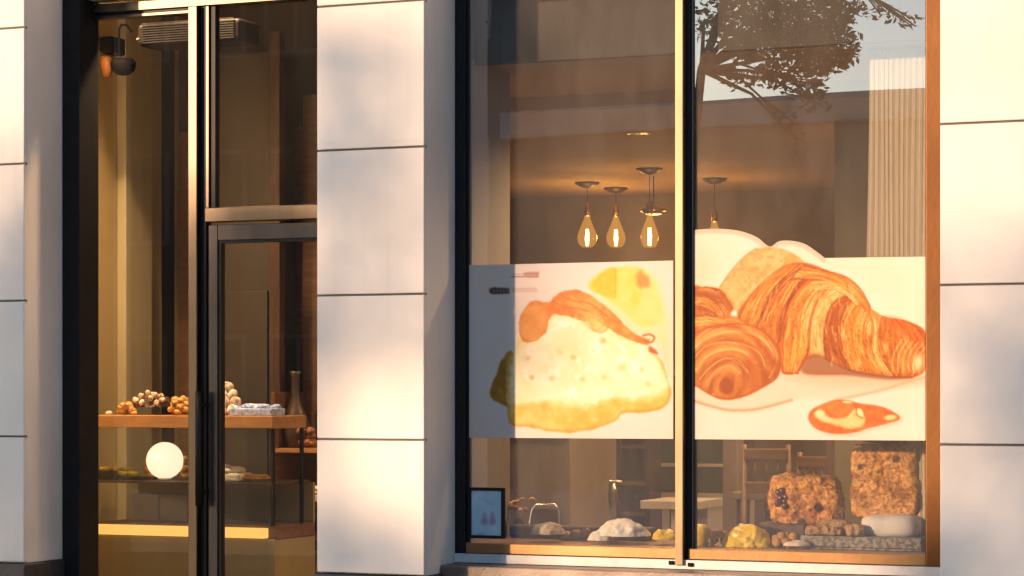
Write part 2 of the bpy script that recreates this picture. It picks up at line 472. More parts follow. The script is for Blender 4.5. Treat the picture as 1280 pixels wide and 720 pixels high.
MB().box(XJ0 - .003, XMU1 - .003, .322, .330, ZB1 - .004, ZT + .004).build('pane', 'glass', win)
MB().box(XMU2 - .003, XJ1 + .003, .322, .330, ZB1 - .004, ZT + .004).build('pane', 'glass', win)
for (xa_, xb_) in ((XJ0, XJ0 + .009), (XJ1 - .004, XJ1)):      # black gaskets at the panes' edges
    MB().box(xa_, xb_, .314, .336, ZB1, ZT).build('gasket', 'black', win)
ZS = P(640, 705, .29).z
MB().box(xf0, xf1, .288, .37, ZS, ZB0 - .002, bev=.002).build('sill', 'sillwhite', win)
for (u, v) in ((839, 703.5), (863, 706)):
    p = P(u, v, .284)
    MB().box(p.x - .011, p.x + .011, .280, .289, p.z - .008, p.z + .008, bev=.003).build('drain_cap', 'darkplastic', win)
lg = MB()
lg.box(xf0, xf1, .154, .40, ZS - .07, ZS - .002, bev=.006)
lg.box(xf0, xf1, .185, .40, -.05, ZS - .072)
lg.build('ledge', 'ledge', bak)

# --- entrance: side light, mullion, door, transom
YD = .42
ent = MB()
ZD1 = P(165, 15, .41).z + .004; ZDT = P(165, 4.5, .41).z + .006
xa0, xa1 = XL + .001, P(122, 400, .44).x
ent.box(xa0, P(99, 400, .292).x, .292, .45, -.02, ZDT + .03, bev=.003)
entr = ent.build('entrance', 'black', bak)
xs1 = P(235, 400, .385).x; xs2 = P(246, 400, .385).x; xs3 = P(257.5, 400, .412).x
xe = XM0 - .001
tb = MB()
tb.box(P(99, 400, .292).x, xe, .398, .46, ZD1, ZDT, bev=.002)
tb.box(P(99, 400, .292).x, xs1, .410, .46, ZD1 - .026, ZD1 - .012, bev=.002)
tb.build('top_bar', 'cover', entr)
MB().box(P(99, 400, .292).x, xs1, .414, .46, ZD1 - .012, ZD1).build('top_gap', 'black', entr)
MB().box(xs1, xs2, .385, .455, -.02, ZD1 - .001, bev=.003).build('mullion_cover', 'cover', entr)
MB().box(xs2 + .0005, xs3, .413, .457, -.02, ZD1 - .001, bev=.002).build('mullion', 'black', entr)
MB().box(P(99, 400, .292).x - .002, xs1 + .004, .432, .440, -.02, ZD1 - .01).build('side_pane', 'doorglass', entr)
# transom light
ZTB1, ZTB0 = P(325, 257.5, .40).z, P(325, 275.5, .40).z
MB().box(xs3, xe, .400, .458, ZTB0, ZTB1, bev=.003).build('transom_bar', 'cover', entr)
tf = MB()
tf.box(xs3 + .0005, xs3 + .016, .408, .456, ZTB1, ZD1 - .001, bev=.002)
tf.build('transom_frame', 'cover', entr)
MB().box(xs3 + .0165, xs3 + .042, .418, .456, ZTB1, ZD1 - .001).build('transom_bead', 'black', entr)
MB().box(xs3 + .035, xe, .432, .440, ZTB1 - .003, ZD1 + .003).build('transom_pane', 'doorglass', entr)
# door leaf
dx0 = xs3 + .008; dx1 = xe - .01
zt1, zt0 = P(325, 279.5, .418).z, P(325, 299, .418).z
sw = P(272, 400, .418).x
dl = MB()
dl.box(dx0, sw, .418, .462, .01, zt1, bev=.003)
dl.box(dx1 - .075, dx1, .418, .462, .01, zt1, bev=.003)
dl.box(sw, dx1 - .075, .4185, .4615, zt0, zt1, bev=.002)
dl.box(sw, dx1 - .075, .4185, .4615, .01, .16, bev=.002)
door = dl.build('door', 'frame', entr)
db = MB()
db.box(sw, sw + .014, .424, .458, .16, zt0); db.box(sw + .014, dx1 - .075, .4245, .4575, zt0 - .012, zt0)
db.build('door_bead', 'black', door)
MB().box(sw + .004, dx1 - .07, .436, .444, .15, zt0 + .005).build('door_pane', 'doorglass', door)
hp = P(248.5, 560, .375)
hz0, hz1 = P(248, 632, .375).z, P(248, 489, .375).z
hb = MB().tube([(hp.x, .372, hz0), (hp.x, .372, hz1)], .014, seg=14)
for z in (hz0 + .06, hz1 - .06):
    hb.tube([(hp.x, .372, z), (hp.x + .004, .418, z)], .008)
hb.build('handle', 'black', door)

# ================================================================== posters on the glass
def smooth_poly(pts, n=8, closed=True):
    pts = np.array(pts, float)
    N = len(pts); out = []
    rngk = range(N if closed else N - 1)
    for i in rngk:
        if closed:
            p0, p1, p2, p3 = pts[(i - 1) % N], pts[i], pts[(i + 1) % N], pts[(i + 2) % N]
        else:
            p0, p1, p2, p3 = pts[max(i - 1, 0)], pts[i], pts[i + 1], pts[min(i + 2, N - 1)]
        for t in np.linspace(0, 1, n, endpoint=False):
            out.append(.5 * ((2 * p1) + (-p0 + p2) * t + (2 * p0 - 5 * p1 + 4 * p2 - p3) * t * t + (-p0 + 3 * p1 - 3 * p2 + p3) * t ** 3))
    if not closed: out.append(pts[-1])
    return np.array(out)

class Art:
    """a small painter for printed pictures: pixels over photo-sized coordinates"""
    SS = 2
    def __init__(s, u0, v0, u1, v1, bg):
        s.u0, s.v0 = u0, v0
        s.W, s.H = int((u1 - u0) * s.SS), int((v1 - v0) * s.SS)
        gx, gy = np.meshgrid(np.arange(s.W), np.arange(s.H))
        s.U = u0 + (gx + .5) / s.SS; s.V = v0 + (gy + .5) / s.SS
        s.im = np.ones((s.H, s.W, 3)) * np.array(bg) / 255.
        s.nz = {}
    def noise(s, scale, seed=0):
        k = (scale, seed)
        if k not in s.nz:
            r = np.random.default_rng(seed * 977 + int(scale * 100))
            gw, gh = int(s.W / s.SS / scale) + 4, int(s.H / s.SS / scale) + 4
            g = r.random((gh, gw))
            x = (s.U - s.u0) / scale; y = (s.V - s.v0) / scale
            xi, yi = x.astype(int), y.astype(int)
            fx, fy = x - xi, y - yi
            fx = fx * fx * (3 - 2 * fx); fy = fy * fy * (3 - 2 * fy)
            s.nz[k] = (g[yi, xi] * (1 - fx) + g[yi, xi + 1] * fx) * (1 - fy) + (g[yi + 1, xi] * (1 - fx) + g[yi + 1, xi + 1] * fx) * fy
        return s.nz[k]
    def fbm(s, scale, seed=0):
        return (s.noise(scale, seed) * .5 + s.noise(scale / 2.1, seed + 1) * .3 + s.noise(scale / 4.3, seed + 2) * .2)
    def dist(s, pts, closed=True):
        d = np.full(s.U.shape, 1e9)
        inside = np.zeros(s.U.shape, bool)
        n = len(pts)
        for i in range(n if closed else n - 1):
            a, b = pts[i], pts[(i + 1) % n]
            ab = b - a; L = (ab ** 2).sum() + 1e-9
            t = np.clip(((s.U - a[0]) * ab[0] + (s.V - a[1]) * ab[1]) / L, 0, 1)
            d = np.minimum(d, np.hypot(s.U - a[0] - t * ab[0], s.V - a[1] - t * ab[1]))
            if closed:
                c = (a[1] > s.V) != (b[1] > s.V)
                with np.errstate(divide='ignore', invalid='ignore'):
                    xx = (b[0] - a[0]) * (s.V - a[1]) / (b[1] - a[1] + 1e-12) + a[0]
                inside ^= c & (s.U < xx)
        return d, inside
    def mix(s, a, col):
        s.im = s.im * (1 - a[..., None]) + (np.array(col) / 255. if not isinstance(col, np.ndarray) else col) * a[..., None]
    def fill(s, pts, col, soft=.8, alpha=1., wob=0., col2=None, nscale=12, seed=3, smooth=True):
        p = smooth_poly(pts, 6) if smooth else np.array(pts, float)
        d, ins = s.dist(p)
        sd = np.where(ins, d, -d)
        if wob: sd = sd + (s.fbm(7, seed) - .5) * wob
        a = np.clip(sd / soft * .5 + .5, 0, 1) * alpha
        if col2 is not None:
            t = np.clip((s.fbm(nscale, seed) - .3) / .4, 0, 1)[..., None]
            s.mix(a, (np.array(col) * (1 - t) + np.array(col2) * t) / 255.)
        else:
            s.mix(a, col)
        return sd
    def stroke(s, pts, w, col, alpha=1., soft=.8):
        p = smooth_poly(pts, 6, closed=False)
        d, _ = s.dist(p, closed=False)
        s.mix(np.clip((w - d) / soft * .5 + .5, 0, 1) * alpha, col)
    def ell(s, c, r, col, soft=.35, alpha=1., rot=0.):
        x, y = s.U - c[0], s.V - c[1]
        cr, sr = math.cos(rot), math.sin(rot)
        q = np.hypot((x * cr + y * sr) / r[0], (-x * sr + y * cr) / r[1])
        s.mix(np.clip((1 - q) / soft, 0, 1) * alpha, col)
    def ribbon(s, L, Rr, cols, k=9., seed=1, edge=.6, along=False, n=700):
        """a laminated strip of pastry between two edges, its layers running along them"""
        Lp = np.array(L, float); Rp = np.array(Rr, float)
        def res(p):
            q = smooth_poly(p, 12, closed=False)
            cs = np.r_[0, np.cumsum(np.hypot(*np.diff(q, axis=0).T))]
            tt = np.linspace(0, cs[-1], n)
            return np.c_[np.interp(tt, cs, q[:, 0]), np.interp(tt, cs, q[:, 1])]
        A, B = res(Lp), res(Rp)
        S, T = np.meshgrid(np.linspace(0, 1, 360), np.linspace(0, 1, n))
        X = A[:, None, :] * (1 - S[..., None]) + B[:, None, :] * S[..., None]
        r = np.random.default_rng(seed)
        def n2(kx, ky):
            g = r.random((int(ky) + 3, int(kx) + 3))
            x, y = S * kx, T * ky
            xi, yi = x.astype(int), y.astype(int); fx, fy = x - xi, y - yi
            fx = fx * fx * (3 - 2 * fx); fy = fy * fy * (3 - 2 * fy)
            return (g[yi, xi] * (1 - fx) + g[yi, xi + 1] * fx) * (1 - fy) + (g[yi + 1, xi] * (1 - fx) + g[yi + 1, xi + 1] * fx) * fy
        st = n2(k * 1.3, 3) * .36 + n2(k * 2.7, 6) * .36 + n2(k * 5, 14) * .28
        big = n2(3, 4)
        v = np.clip((st - .32) / .36, 0, 1)
        c0, c1, c2 = [np.array(c) / 255. for c in cols]
        col = c0 * (1 - v[..., None]) + c1 * v[..., None]
        hi = np.clip((big - .45) / .3, 0, 1) * v
        col = col * (1 - hi[..., None] * .75) + c2 * hi[..., None] * .75
        fl = np.clip((n2(k * 3, 30) - .62) * 4, 0, 1)
        col = col * (1 - fl[..., None] * np.array([.12, .28, .4]))
        e = np.clip(np.minimum(S + .06 * n2(4, 16), 1 - S) / .12, 0, 1)
        col = col * (1 - edge * (1 - e[..., None]) * np.array([.35, .7, .9]))
        ix = ((X[..., 0] - s.u0) * s.SS).astype(int); iy = ((X[..., 1] - s.v0) * s.SS).astype(int)
        ok = (ix >= 0) & (ix < s.W) & (iy >= 0) & (iy < s.H)
        s.im[iy[ok], ix[ok]] = col[ok]
    def at(s, u, v):
        x = np.clip(((u - s.u0) * s.SS).astype(int), 0, s.W - 2); y = np.clip(((v - s.v0) * s.SS).astype(int), 0, s.H - 2)
        return (s.im[y, x] + s.im[y, x + 1] + s.im[y + 1, x] + s.im[y + 1, x + 1]) / 4

YP = .3185
def poster(name, label, art, u0, u1, top, bot, du=1.0):
    """a vinyl sheet on the outside of the pane, printed through a fine colour grid"""
    nu = int((u1 - u0) / du) + 1
    us = np.linspace(u0, u1, nu)
    tops = np.array([top(u) for u in us]); bots = np.array([bot(u) for u in us])
    nv = int((bots - tops).max() / du) + 1
    sv = np.linspace(0, 1, nv)
    UU = np.repeat(us[None, :], nv, 0); VV = tops[None, :] * (1 - sv[:, None]) + bots[None, :] * sv[:, None]
    col = art.at(UU, VV)
    lin = .74 * np.where(col <= .04045, col / 12.92, ((col + .055) / 1.055) ** 2.4)
    verts = []
    org = P((u0 + u1) / 2, bot((u0 + u1) / 2), YP)
    for j in range(nv):
        for i in range(nu):
            p = P(UU[j, i], VV[j, i], YP) - org
            verts.append((p.x, 0, p.z))
    nb = len(verts)
    faces = [(j * nu + i, (j + 1) * nu + i, (j + 1) * nu + i + 1, j * nu + i + 1) for j in range(nv - 1) for i in range(nu - 1)]
    # the sheet's thickness: a rim that runs back to the glass
    loop = [i for i in range(nu)] + [j * nu + nu - 1 for j in range(1, nv)] + [(nv - 1) * nu + i for i in range(nu - 2, -1, -1)] + [j * nu for j in range(nv - 2, 0, -1)]
    for k in loop:
        verts.append((verts[k][0], .0028, verts[k][2]))
    nl = len(loop)
    for k in range(nl):
        faces.append((loop[k], loop[(k + 1) % nl], nb + (k + 1) % nl, nb + k))
    me = bpy.data.meshes.new(name)
    me.from_pydata(verts, [], faces)
    ca = me.color_attributes.new('print', 'FLOAT_COLOR', 'POINT')
    flat = np.ones((len(verts), 4), np.float32)
    flat[:nb, :3] = lin.reshape(-1, 3)
    flat[nb:, :3] = lin.reshape(-1, 3)[loop]
    ca.data.foreach_set('color', flat.ravel())
    me.materials.append(M['print'])
    o = bpy.data.objects.new(name, me)
    COL.objects.link(o); o.location = org
    return tag(o, label, 'poster')

# left picture: a filled focaccia
a = Art(583, 328, 846, 551, (232, 222, 214))
a.mix(np.clip((a.V - 500) / 40, 0, 1) * .35, (236, 205, 190))
a.mix(np.clip((a.fbm(60, 5) - .4) * 1.5, 0, .3), (240, 215, 190))
a.fill([(735, 357), (748, 342), (772, 334), (798, 335), (815, 348), (827, 378), (824, 402), (802, 408), (778, 388), (752, 370)], (238, 205, 70), soft=2, col2=(240, 220, 120), nscale=22)
a.fill([(738, 360), (752, 342), (770, 336), (770, 372), (755, 370)], (226, 190, 40), soft=2, col2=(235, 208, 70))
a.fill([(800, 338), (822, 350), (832, 395), (820, 405), (803, 385)], (240, 222, 150), soft=5, alpha=.7)
a.stroke([(770, 336), (769, 372)], .8, (190, 160, 50), alpha=.6)
a.fill([(795, 345), (802, 339), (810, 346), (812, 356), (803, 360), (796, 354)], (226, 130, 60), soft=3, alpha=.8, wob=8)
a.fill([(830, 420), (838, 440), (838, 470), (826, 440)], (238, 205, 140), soft=6, alpha=.6)
a.fill([(740, 372), (790, 380), (830, 392), (836, 425), (815, 430), (775, 405), (748, 390)], (242, 220, 140), soft=9, alpha=.6)
# shaded end of the slice at the left
a.fill([(640, 440), (628, 449), (620, 470), (612, 492), (617, 500), (632, 508), (645, 512), (655, 470)], (196, 140, 45), soft=1.2, wob=3, col2=(160, 112, 34), nscale=9)
# base
base = [(634, 478), (637, 528), (662, 534), (690, 540), (715, 541), (745, 536), (770, 526), (780, 517), (808, 516), (830, 509), (838, 499), (837, 480), (812, 440), (700, 430), (640, 470)]
sd = a.fill(base, (236, 178, 66), soft=1, wob=3, col2=(246, 206, 112), nscale=16)
a.mix(np.clip(1 - np.abs(sd - 2.2) / 3, 0, 1) * .45, (206, 116, 44))
# white filling
a.fill([(640, 470), (650, 420), (668, 400), (690, 384), (720, 380), (750, 392), (780, 415), (806, 428), (822, 450), (834, 482), (800, 495), (700, 500), (645, 500)], (246, 226, 158), soft=2, wob=3, col2=(240, 206, 120), nscale=14, seed=9)
fil = [(637, 486), (640, 452), (655, 431), (670, 424), (684, 404), (694, 395), (712, 393), (728, 402), (748, 406), (768, 418), (790, 427), (810, 433), (824, 456), (834, 480), (826, 494), (795, 500), (768, 496), (742, 508), (715, 508), (690, 502), (660, 505), (640, 505)]
sd = a.fill(fil, (252, 244, 208), soft=6, wob=10, col2=(248, 234, 184), nscale=34, seed=11)
a.mix(np.clip((a.fbm(15, 21) - .55) * 5, 0, 1) * np.clip(sd / 8, 0, 1) * .28, (240, 214, 140))
a.mix(np.clip((a.fbm(11, 31) - .58) * 6, 0, 1) * np.clip(sd / 8, 0, 1) * .8, (255, 252, 236))
for (x, y, r, al) in ((665, 472, 4.5, .8), (690, 473, 5, .5), (717, 447, 5, .6), (754, 426, 6, .7), (728, 474, 5, .45), (755, 472, 5, .4), (778, 460, 7, .35), (802, 462, 5, .35), (660, 448, 4, .35), (742, 405, 5, .6), (700, 440, 6, .3), (810, 480, 5, .4)):
    a.ell((x, y), (r * 1.15, r), (222, 170, 80), soft=.8, alpha=al)
# crust
cr = [(652, 424), (650, 402), (656, 386), (668, 377), (686, 378), (694, 370), (706, 364), (722, 363), (736, 369), (752, 379), (768, 393), (784, 410), (800, 421), (812, 424), (808, 431), (788, 425), (768, 415), (752, 404), (742, 398), (730, 402), (716, 396), (702, 394), (692, 394), (685, 402), (683, 414), (672, 424), (660, 428)]
sd = a.fill(cr, (222, 118, 40), soft=1, wob=3, col2=(234, 158, 70), nscale=12, seed=5)
a.fill([(654, 420), (652, 402), (658, 388), (669, 381), (682, 385), (684, 400), (680, 414), (668, 424)], (236, 168, 84), soft=3, alpha=.85, col2=(230, 150, 66), seed=8)
a.mix(np.clip(1 - np.abs(sd) / 1.2, 0, 1) * .35, (188, 96, 40))
for pts in ([(690, 376), (706, 384), (724, 386), (742, 392)], [(700, 368), (716, 376), (738, 380), (760, 396)], [(722, 392), (738, 402), (744, 414), (756, 404), (752, 392)], [(738, 410), (752, 416), (760, 410)]):
    a.stroke(pts, .8, (186, 92, 34), alpha=.65)
a.fill([(728, 396), (742, 392), (756, 400), (754, 416), (738, 412)], (238, 190, 100), soft=3, alpha=.7, wob=6)
a.stroke([(804, 420), (812, 418), (818, 422), (814, 428), (806, 426)], 1.2, (200, 84, 40), alpha=.9)
a.fill([(812, 433), (820, 438), (822, 443), (812, 440)], (206, 90, 45), soft=1.5)
# small print at the top left: a dark word mark with two thin lines of text
a.fill([(612, 361), (618, 359.5), (637, 360.5), (637, 367.5), (616, 368), (612, 366)], (88, 70, 66), soft=1.2, smooth=False)
for i in range(5):
    a.ell((618 + i * 4, 364), (1.3, 1.9), (190, 180, 176), soft=.6, alpha=.65)
for i in range(9):
    a.stroke([(641 + i * 3.5, 362), (643 + i * 3.5, 362)], .5, (204, 160, 140), alpha=.8)
a.stroke([(640, 364.5), (672, 364.5)], .45, (196, 140, 120), alpha=.8)
a.stroke([(640, 361), (670, 360.5)], .35, (206, 160, 140), alpha=.7)
a.stroke([(640, 346), (673, 346.5)], .7, (150, 96, 96), alpha=.9)
a.fill([(655, 341), (674, 339.5), (674, 345.5), (655, 345)], (178, 118, 108), soft=1, alpha=.75, smooth=False)
for i in range(6):
    a.stroke([(642 + i * 2.6, 343), (643 + i * 2.6, 343)], .6, (180, 130, 120), alpha=.7)
poster('poster', 'large window poster of a white filled focaccia sandwich on the left pane', a, 586, 841.5,
       lambda u: 331.5 - (u - 586) * .0225, lambda u: 547 + (u - 586) * .0065)

# right picture: croissants and an almond biscuit; its top is cut along the croissants
b = Art(862, 282, 1162, 554, (240, 226, 204))
b.mix(np.clip((b.V - 440) / 60, 0, 1) * .8, (238, 218, 204))
b.mix(np.clip((b.fbm(50, 3) - .45) * 1.2, 0, .35), (244, 236, 222))
b.mix(np.clip(1 - np.hypot((b.U - 880) / 25, (b.V - 340) / 45), 0, 1) * .5, (232, 204, 160))
# pale rim of the cut-out: a reflection ghost painted into the print
rimtop = smooth_poly([(862, 288), (885, 286), (910, 286.5), (930, 290), (947, 297), (962, 308), (974, 301.5), (990, 301), (1006, 305), (1020, 314), (1031, 322.5)], 8, closed=False)
d, _ = b.dist(rimtop, closed=False)
b.mix(np.clip((7 - d) / 2, 0, 1) * (b.U < 1032) * .8, (196, 182, 160))
b.mix(np.clip((1.6 - np.abs(d - 4)) / 1.5, 0, 1) * (b.U < 1032) * .5, (226, 214, 192))
# plate and cloth
b.fill([(862, 470), (1000, 462), (1157, 474), (1120, 485), (1050, 498), (1000, 499), (950, 514), (910, 514), (862, 500)], (236, 205, 178), soft=5, alpha=.75)
b.fill([(985, 466), (1157, 474), (1120, 482), (1030, 480)], (216, 170, 128), soft=8, alpha=.55)
b.stroke([(862, 499), (885, 507), (910, 512.5), (940, 512.5), (966, 507), (990, 500)], 1.3, (198, 136, 88), alpha=.85, soft=1.6)
b.stroke([(1046, 500), (1075, 494), (1105, 487), (1130, 479), (1157, 471)], 1.5, (214, 160, 118), alpha=.75, soft=2)
# pale roll behind
rl = [(899, 362), (909, 346), (921, 331), (936, 317), (950, 310), (968, 309), (988, 315), (1005, 328), (1000, 345), (960, 365), (935, 392), (915, 386), (905, 374)]
sd = b.fill(rl, (226, 168, 92), soft=1.2, wob=3, col2=(236, 190, 122), nscale=14, seed=6)
b.mix(np.clip((b.fbm(5, 44) - .5) * 3, 0, .5) * (sd > 0), (206, 140, 76))
b.stroke([(899, 362), (909, 346), (921, 331), (936, 317), (946, 311)], .8, (206, 140, 76), alpha=.8)
for q in range(16):
    t = q / 15
    x0, y0 = 918 + 58 * t, 384 - 52 * t
    b.stroke([(x0, y0), (x0 + 4, y0 - 7)], .6, (240, 206, 140), alpha=.7)
# croissant at the upper left
deep = [(160, 78, 24), (196, 112, 42), (222, 160, 82)]
mid = [(184, 98, 32), (214, 144, 58), (236, 196, 110)]
gold = [(196, 112, 36), (228, 174, 76), (246, 222, 146)]
pale = [(214, 150, 66), (238, 206, 124), (246, 230, 176)]
b.fill([(862, 362), (880, 359), (897, 360), (909, 369), (918, 384), (914, 394), (930, 398), (952, 412), (930, 420), (862, 430)], (212, 104, 34), soft=1.2, col2=(232, 146, 56), nscale=10)
b.ribbon([(862, 361), (885, 359), (902, 364), (917, 386)], [(862, 372), (882, 371), (896, 380), (905, 396)], deep, k=7, seed=3)
b.ribbon([(862, 372), (882, 371), (896, 380), (905, 394)], [(862, 384), (878, 384), (888, 389), (894, 396)], mid, k=7, seed=4)
b.ribbon([(862, 384), (878, 383), (890, 389), (900, 398)], [(862, 397), (878, 395), (890, 397), (900, 402)], deep, k=5, seed=5)
b.ribbon([(862, 396), (882, 395), (906, 398), (935, 402)], [(862, 414), (882, 409), (906, 407), (940, 409)], gold, k=8, seed=6)
# big croissant
b.fill([(922, 396), (938, 370), (962, 346), (985, 331), (1008, 329), (1034, 338), (1060, 347), (1078, 364), (1090, 388), (1110, 397), (1135, 402), (1157, 416), (1160, 455), (1145, 471), (1112, 470), (1060, 462), (1030, 447), (1010, 450), (998, 466), (978, 466), (974, 440), (950, 415)], (210, 104, 36), soft=1.2)
b.ribbon([(980, 332), (955, 351), (936, 373), (924, 398)], [(1006, 331), (984, 349), (964, 374), (950, 412)], gold, k=10, seed=11)
b.ribbon([(1000, 330), (980, 347), (960, 372), (946, 410)], [(1034, 339), (1006, 353), (986, 382), (975, 428)], deep, k=9, seed=12)
b.ribbon([(984, 352), (970, 372), (958, 396), (950, 418)], [(1000, 352), (984, 378), (974, 406), (974, 446)], mid, k=8, seed=13)
b.ribbon([(1040, 341), (1008, 356), (987, 386), (977, 430), (979, 465)], [(1058, 350), (1028, 370), (1014, 400), (1011, 440), (997, 467)], gold, k=12, seed=14)
b.ribbon([(1056, 347), (1028, 369), (1015, 400), (1012, 436), (1011, 444)], [(1070, 364), (1043, 378), (1032, 402), (1030, 430), (1032, 448)], pale, k=9, seed=15)
b.ribbon([(1066, 366), (1042, 380), (1031, 404), (1030, 430), (1033, 449)], [(1076, 376), (1058, 386), (1051, 408), (1054, 436), (1063, 463)], deep, k=8, seed=16)
b.ribbon([(1072, 372), (1058, 386), (1051, 408), (1054, 436), (1062, 462)], [(1088, 386), (1092, 408), (1092, 440), (1106, 470)], gold, k=11, seed=17)
b.ribbon([(1004, 333), (1032, 339), (1057, 347), (1076, 362), (1089, 384)], [(990, 350), (1020, 350), (1048, 358), (1068, 370), (1082, 390)], gold, k=8, seed=18)
b.ribbon([(1012, 352), (1036, 352), (1058, 362), (1076, 378)], [(1022, 366), (1040, 362), (1058, 370), (1070, 382)], pale, k=6, seed=19)
b.ribbon([(1086, 384), (1092, 408), (1091, 440), (1105, 469)], [(1104, 396), (1098, 420), (1101, 446), (1119, 471)], pale, k=7, seed=20)
b.ribbon([(1102, 396), (1097, 420), (1101, 446), (1118, 471)], [(1128, 400), (1152, 414), (1161, 440), (1144, 471)], mid, k=12, seed=21, edge=.5)
b.fill([(1106, 398), (1128, 401), (1150, 414), (1157, 428), (1140, 424), (1118, 412)], (204, 92, 28), soft=5, alpha=.6)
b.ell((1148, 454), (10, 15), (244, 216, 170), soft=.7, alpha=.85)
for q in range(7):
    x = 1112 + q * 6.5
    b.stroke([(x + 16, 424 + q * 1.5), (x + 5, 444), (x + 4, 466)], .8, (250, 224, 160), alpha=.55)
b.fill([(1004, 467), (1014, 444), (1031, 446), (1046, 456), (1066, 463), (1105, 470), (1142, 472), (1112, 475), (1060, 470)], (150, 88, 52), soft=2, alpha=.85)
b.stroke([(1031, 448), (1062, 463), (1105, 470.5), (1140, 472)], 1., (120, 62, 34), alpha=.7)
b.stroke([(979, 466), (998, 467)], 1., (160, 70, 30), alpha=.8)
bigo = smooth_poly([(922, 396), (938, 370), (962, 346), (985, 331), (1008, 329), (1034, 338), (1060, 347), (1078, 364), (1090, 388), (1110, 397), (1135, 402), (1157, 416), (1160, 455), (1145, 471), (1112, 470), (1060, 462), (1030, 447), (1010, 450), (998, 466), (978, 466), (974, 440), (950, 415)], 6)
d_, ins_ = b.dist(bigo)
b.mix(np.where(ins_, np.clip(1 - d_ / 9, 0, 1), 0) * .38, (168, 78, 24))
for q_ in range(70):                                    # loose flakes that catch the light in the printed photo
    r_ = random.Random(q_); uu, vv = r_.uniform(950, 1150), r_.uniform(340, 462)
    jj, ii = int((vv - b.v0) * 2), int((uu - b.u0) * 2)
    if ins_[jj, ii] and d_[jj, ii] > 4:
        dr = r_.uniform(-.3, .3) + (uu - 1030) / 260
        b.stroke([(uu, vv), (uu + 4 * dr - 1, vv + 5), (uu + 8 * dr, vv + 10)], .5, (250, 226, 160) if q_ % 3 else (150, 66, 22), alpha=.6)
# front croissant: rings about its tip
fc = [(862, 424), (880, 411), (905, 405), (932, 405), (955, 414), (971, 430), (977, 450), (972, 472), (952, 486), (928, 497), (906, 500), (890, 495), (874, 485), (862, 474)]
sd = b.fill(fc, (208, 112, 36), soft=1.1)
q = np.hypot((b.U - 909) / 1.12, (b.V - 481) * (1 - .18 * (b.V < 481)))
ang = np.arctan2(b.V - 481, b.U - 909)
w = q + 9 * (b.fbm(22, 61) - .5) + 3.0 * np.sin(ang * 2 + q * .05)
rr_ = np.random.default_rng(4).random(80)
wi = np.clip(w, 0, 78) * .15; i0 = wi.astype(int); ff = wi - i0
ring = rr_[i0] * (1 - ff) + rr_[i0 + 1] * ff
wj = np.clip(w, 0, 75) * .6; j0 = wj.astype(int); gg = wj - j0
ring2 = rr_[::-1][j0] * (1 - gg) + rr_[::-1][j0 + 1] * gg
tt = np.clip(.46 * ring + .16 * ring2 + .25 * b.fbm(9, 71) + .2 * b.fbm(3, 91) - .08 - .22 * np.clip((b.U - 935) / 40, 0, 1) + .16 * np.clip((440 - b.V) / 30, -1, 1), 0, 1)[..., None]
tt = np.clip((tt - .5) * 1.35 + .5, 0, 1)
colr = np.array((160, 80, 26)) * (1 - tt) + np.array((236, 172, 78)) * tt
al = np.clip(sd / 1.5, 0, 1)
b.mix(al * .9, colr / 255.)
b.mix(al * np.clip((b.fbm(14, 81) - .45) * 2.2, 0, .5), (190, 108, 44))
for pts, w_, c_, al_ in (
    ([(868, 436), (884, 422), (910, 414), (936, 416), (956, 427), (968, 446)], 2.2, (244, 196, 112), .75),
    ([(868, 450), (882, 436), (908, 427), (932, 430), (950, 442), (957, 458)], 1.3, (150, 72, 22), .55),
    ([(871, 462), (884, 446), (906, 437), (928, 440), (944, 452)], 2.6, (240, 186, 100), .65),
    ([(876, 474), (888, 458), (908, 449), (926, 453), (936, 464)], 1.2, (154, 74, 24), .55),
    ([(884, 480), (894, 466), (910, 459), (924, 465)], 2.0, (232, 168, 84), .6),
    ([(960, 424), (970, 440), (971, 458), (962, 474)], 2.0, (166, 84, 28), .5),
    ([(862, 432), (876, 418), (898, 410), (924, 409)], 1.2, (164, 82, 28), .5)):
    b.stroke(pts, w_, c_, alpha=al_, soft=3.2)
    for k_ in range(3):
        r_ = random.Random(int(w_ * 10) + k_ + int(pts[0][1]))
        b.stroke([(x + r_.uniform(-1.5, 1.5), y + r_.uniform(-3, 3)) for x, y in pts], .45, (252, 220, 150) if k_ != 1 else (140, 66, 22), alpha=.5)
b.ell((940, 452), (12, 14), (176, 80, 34), soft=.7, alpha=.55, rot=.5)
b.mix(np.clip(1 - np.abs(sd - 1) / 2.2, 0, 1) * .7, (170, 74, 26))
b.mix(np.clip(1 - np.abs(w - 60) / 5, 0, 1) * al * .6, (176, 74, 26))
b.ell((909, 483), (11, 13), (150, 70, 26), soft=.35, alpha=.9)
b.ell((893, 493), (4, 3), (230, 150, 60), soft=.8, alpha=.7)
# almond biscuit
bi = [(1011, 524), (1015, 513), (1028, 506), (1044, 500.5), (1060, 501), (1076, 505), (1098, 508), (1114, 514), (1125, 523), (1110, 529), (1086, 535), (1066, 541), (1042, 542), (1021, 536)]
b.fill([(x + 3, y + 3) for x, y in bi], (214, 178, 150), soft=4, alpha=.6)
sd = b.fill(bi, (196, 98, 40), soft=1, col2=(214, 124, 58), nscale=9, seed=2)
b.fill([(1018, 517), (1028, 513), (1038, 522), (1056, 522), (1068, 512), (1079, 518), (1079, 531), (1062, 536), (1042, 531), (1026, 526)], (240, 196, 124), soft=2, alpha=.95, wob=3, col2=(248, 220, 160), nscale=8)
b.fill([(1034, 507), (1048, 501), (1064, 504), (1066, 514), (1052, 521), (1038, 517)], (214, 104, 44), soft=2, col2=(226, 130, 60), nscale=7)
b.ell((1025, 517), (6.5, 4.5), (250, 224, 168), soft=.3); b.ell((1075, 516), (4.5, 7), (250, 222, 160), soft=.3, rot=-.5)
